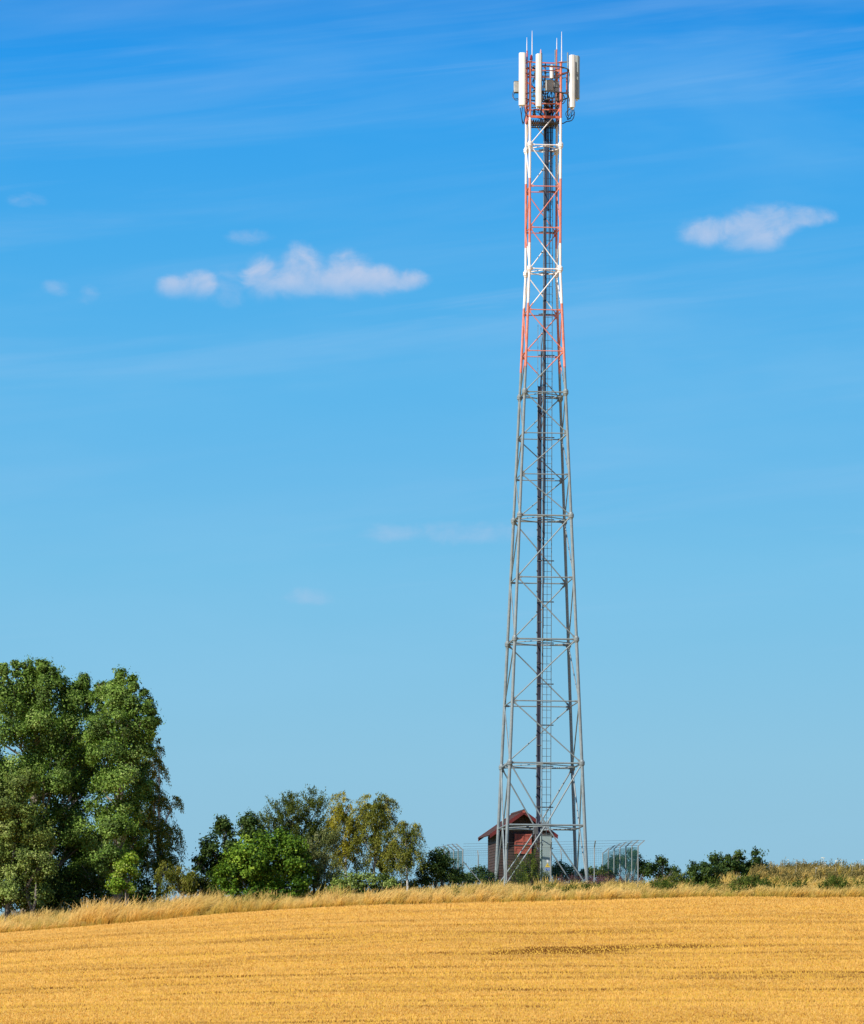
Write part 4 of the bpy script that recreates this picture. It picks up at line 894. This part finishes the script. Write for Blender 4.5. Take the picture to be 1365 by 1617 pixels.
# faded red double shutter on the gable wall
hx = 0.04; hz0, hz1 = 1.96, 2.94
mb = MB()
for i in range(6): mb.box((hx-0.335+i*0.134, -HD-0.025, (hz0+hz1)/2), 0.128, 0.02, hz1-hz0)
sh = obj('shutter', mb, HATCH, hut)
mb = MB()
for zz in (hz0+0.04, hz0+0.33, hz0+0.62, hz1-0.04): mb.box((hx, -HD-0.048, zz), 0.82, 0.022, 0.07)
for xx in (hx-0.40, hx, hx+0.40): mb.box((xx, -HD-0.0495, (hz0+hz1)/2), 0.06, 0.020, hz1-hz0+0.02)
obj('shutter_frame', mb, HATCH, sh)
mb = MB(); mb.box((hx, -HD-0.04, hz0+0.42), 0.90, 0.10, 0.045); obj('shutter_bar', mb, DARKST, sh)
mb = MB(); mb.box((0, 0, -0.15), 2*HW+0.1, 2*HD+0.1, 0.3); obj('foundation', mb, CONC, hut)

# ------------------------------------------------------------------ fence of the compound
FL = np.array([1.43, 215.4]); ux = np.array([math.cos(TH), math.sin(TH)]); uy = np.array([-math.sin(TH), math.cos(TH)])
WID, DEP, PH = 8.42, 12.2, 2.12
def fpt(a, b_): p = FL+ux*a+uy*b_; return p
def fence(label, a0, b0, a1, b1, n, outx, outy, skip0=False, skip1=False, stays=(), arm=0.42, wr=0.0037):
    p0, p1 = fpt(a0, b0), fpt(a1, b1); c0 = G(*p0)
    f = thing('mesh_fence', label, 'fence', (p0[0], p0[1], c0), 0.0, 'sides of the green mesh fence round the compound')
    loc = lambda x, y, z: Vector((x-p0[0], y-p0[1], z-c0))
    o2 = ux*outx+uy*outy; tops = []; pts = []
    for i in range(n+1):
        s = i/n; p = p0+(p1-p0)*s; g_ = G(*p); pts.append((p, g_)); top = g_+PH
        arm_end = (p[0]+o2[0]*arm*0.75, p[1]+o2[1]*arm*0.75, top+arm*0.62); tops.append((p, top, arm_end))
        if (i == 0 and skip0) or (i == n and skip1): continue
        mb = MB(); mb.tube(loc(p[0], p[1], g_-0.2), loc(p[0], p[1], top), 0.028, 0.028, 8); po = obj('post', mb, POSTM, f)
        mb = MB(); mb.beam(loc(p[0], p[1], top-0.02), loc(*arm_end), 0.045, 0.045); obj('arm', mb, POSTM, po)
    mb = MB(); Lf = float(np.linalg.norm(p1-p0)); nv = int(Lf/0.10); e = p1-p0
    zb = lambda s: np.interp(s, np.linspace(0, 1, n+1), [g_ for _, g_ in pts])
    for i in range(nv+1):
        s = i/nv; q_ = p0+e*s; mb.tube(loc(q_[0], q_[1], zb(s)+0.05), loc(q_[0], q_[1], zb(s)+PH-0.08), wr, wr, 3, caps=False)
    for j in range(21):
        z_ = 0.05+j*0.10; mb.path([loc(*(p0+e*s), zb(s)+z_) for s in np.linspace(0, 1, n+1)], wr, 3, caps=False)
    obj('wire_mesh', mb, MESHG, f)
    for k_ in (0.05, 0.5, 0.95):
        mb = MB(); mb.path([loc(*(Vector((t_[0][0], t_[0][1], t_[1])).lerp(Vector(t_[2]), k_))) for t_ in tops], 0.005, 4)
        for i in range(int(Lf/0.14)):      # barbs
            s = (i+0.5)*0.14/Lf*n; k0 = min(int(s), n-1); fr = s-k0
            a = Vector((tops[k0][0][0], tops[k0][0][1], tops[k0][1])).lerp(Vector(tops[k0][2]), k_); b2 = Vector((tops[k0+1][0][0], tops[k0+1][0][1], tops[k0+1][1])).lerp(Vector(tops[k0+1][2]), k_)
            q_ = a.lerp(b2, fr); mb.tube(loc(q_.x, q_.y, q_.z-0.015), loc(q_.x+0.006, q_.y, q_.z+0.015), 0.002, 0.002, 3)
        obj('barbed_wire', mb, DARKST, f)
    for (i, di) in stays:
        p, g_ = pts[i]; q_ = p+(p1-p0)/np.linalg.norm(p1-p0)*di; mb = MB(); mb.tube(loc(p[0], p[1], g_+PH*0.74), loc(q_[0], q_[1], G(*q_)-0.05), 0.022, 0.022, 8); obj('stay', mb, POSTM, f)
    return f
fence('left side fence receding beside the dark bush, posts leaning left', 0, 0, 0, DEP, 6, -1, 0, stays=())
fence('right side fence with seven posts whose arms lean right', WID, 0, WID, DEP, 6, 1, 0, stays=((0, 2.4),))
fence('front side fence toward the field, in front of the mast legs', 0, 0, WID, 0, 4, 0, -1, skip0=True, skip1=True, stays=((0, 1.35),), wr=0.0016)
fence('back side fence behind the hut and the mast', 0, DEP, WID, DEP, 4, 0, 1, skip0=True, skip1=True, wr=0.0016)
# short dark gate section seen between the mast legs
gp = M(889, 227.0); gg = G(gp, 227.0)-0.0
gate = thing('compound_gate', 'narrow dark metal gate seen behind the mast legs', 'gate', (gp, 227.0, gg), TH)
mb = MB()
for xx in (-0.42, 0.42): mb.tube((xx, 0, -0.1), (xx, 0, 1.5), 0.035, 0.035, 8)
obj('gate_posts', mb, DARKST, gate)
mb = MB()
for zz in (0.15, 1.4): mb.tube((-0.38, 0, zz), (0.38, 0, zz), 0.02, 0.02, 6)
for i in range(9): mb.tube((-0.36+i*0.09, 0, 0.15), (-0.36+i*0.09, 0, 1.4), 0.007, 0.007, 5)
obj('gate_leaf', mb, DARKST, gate)
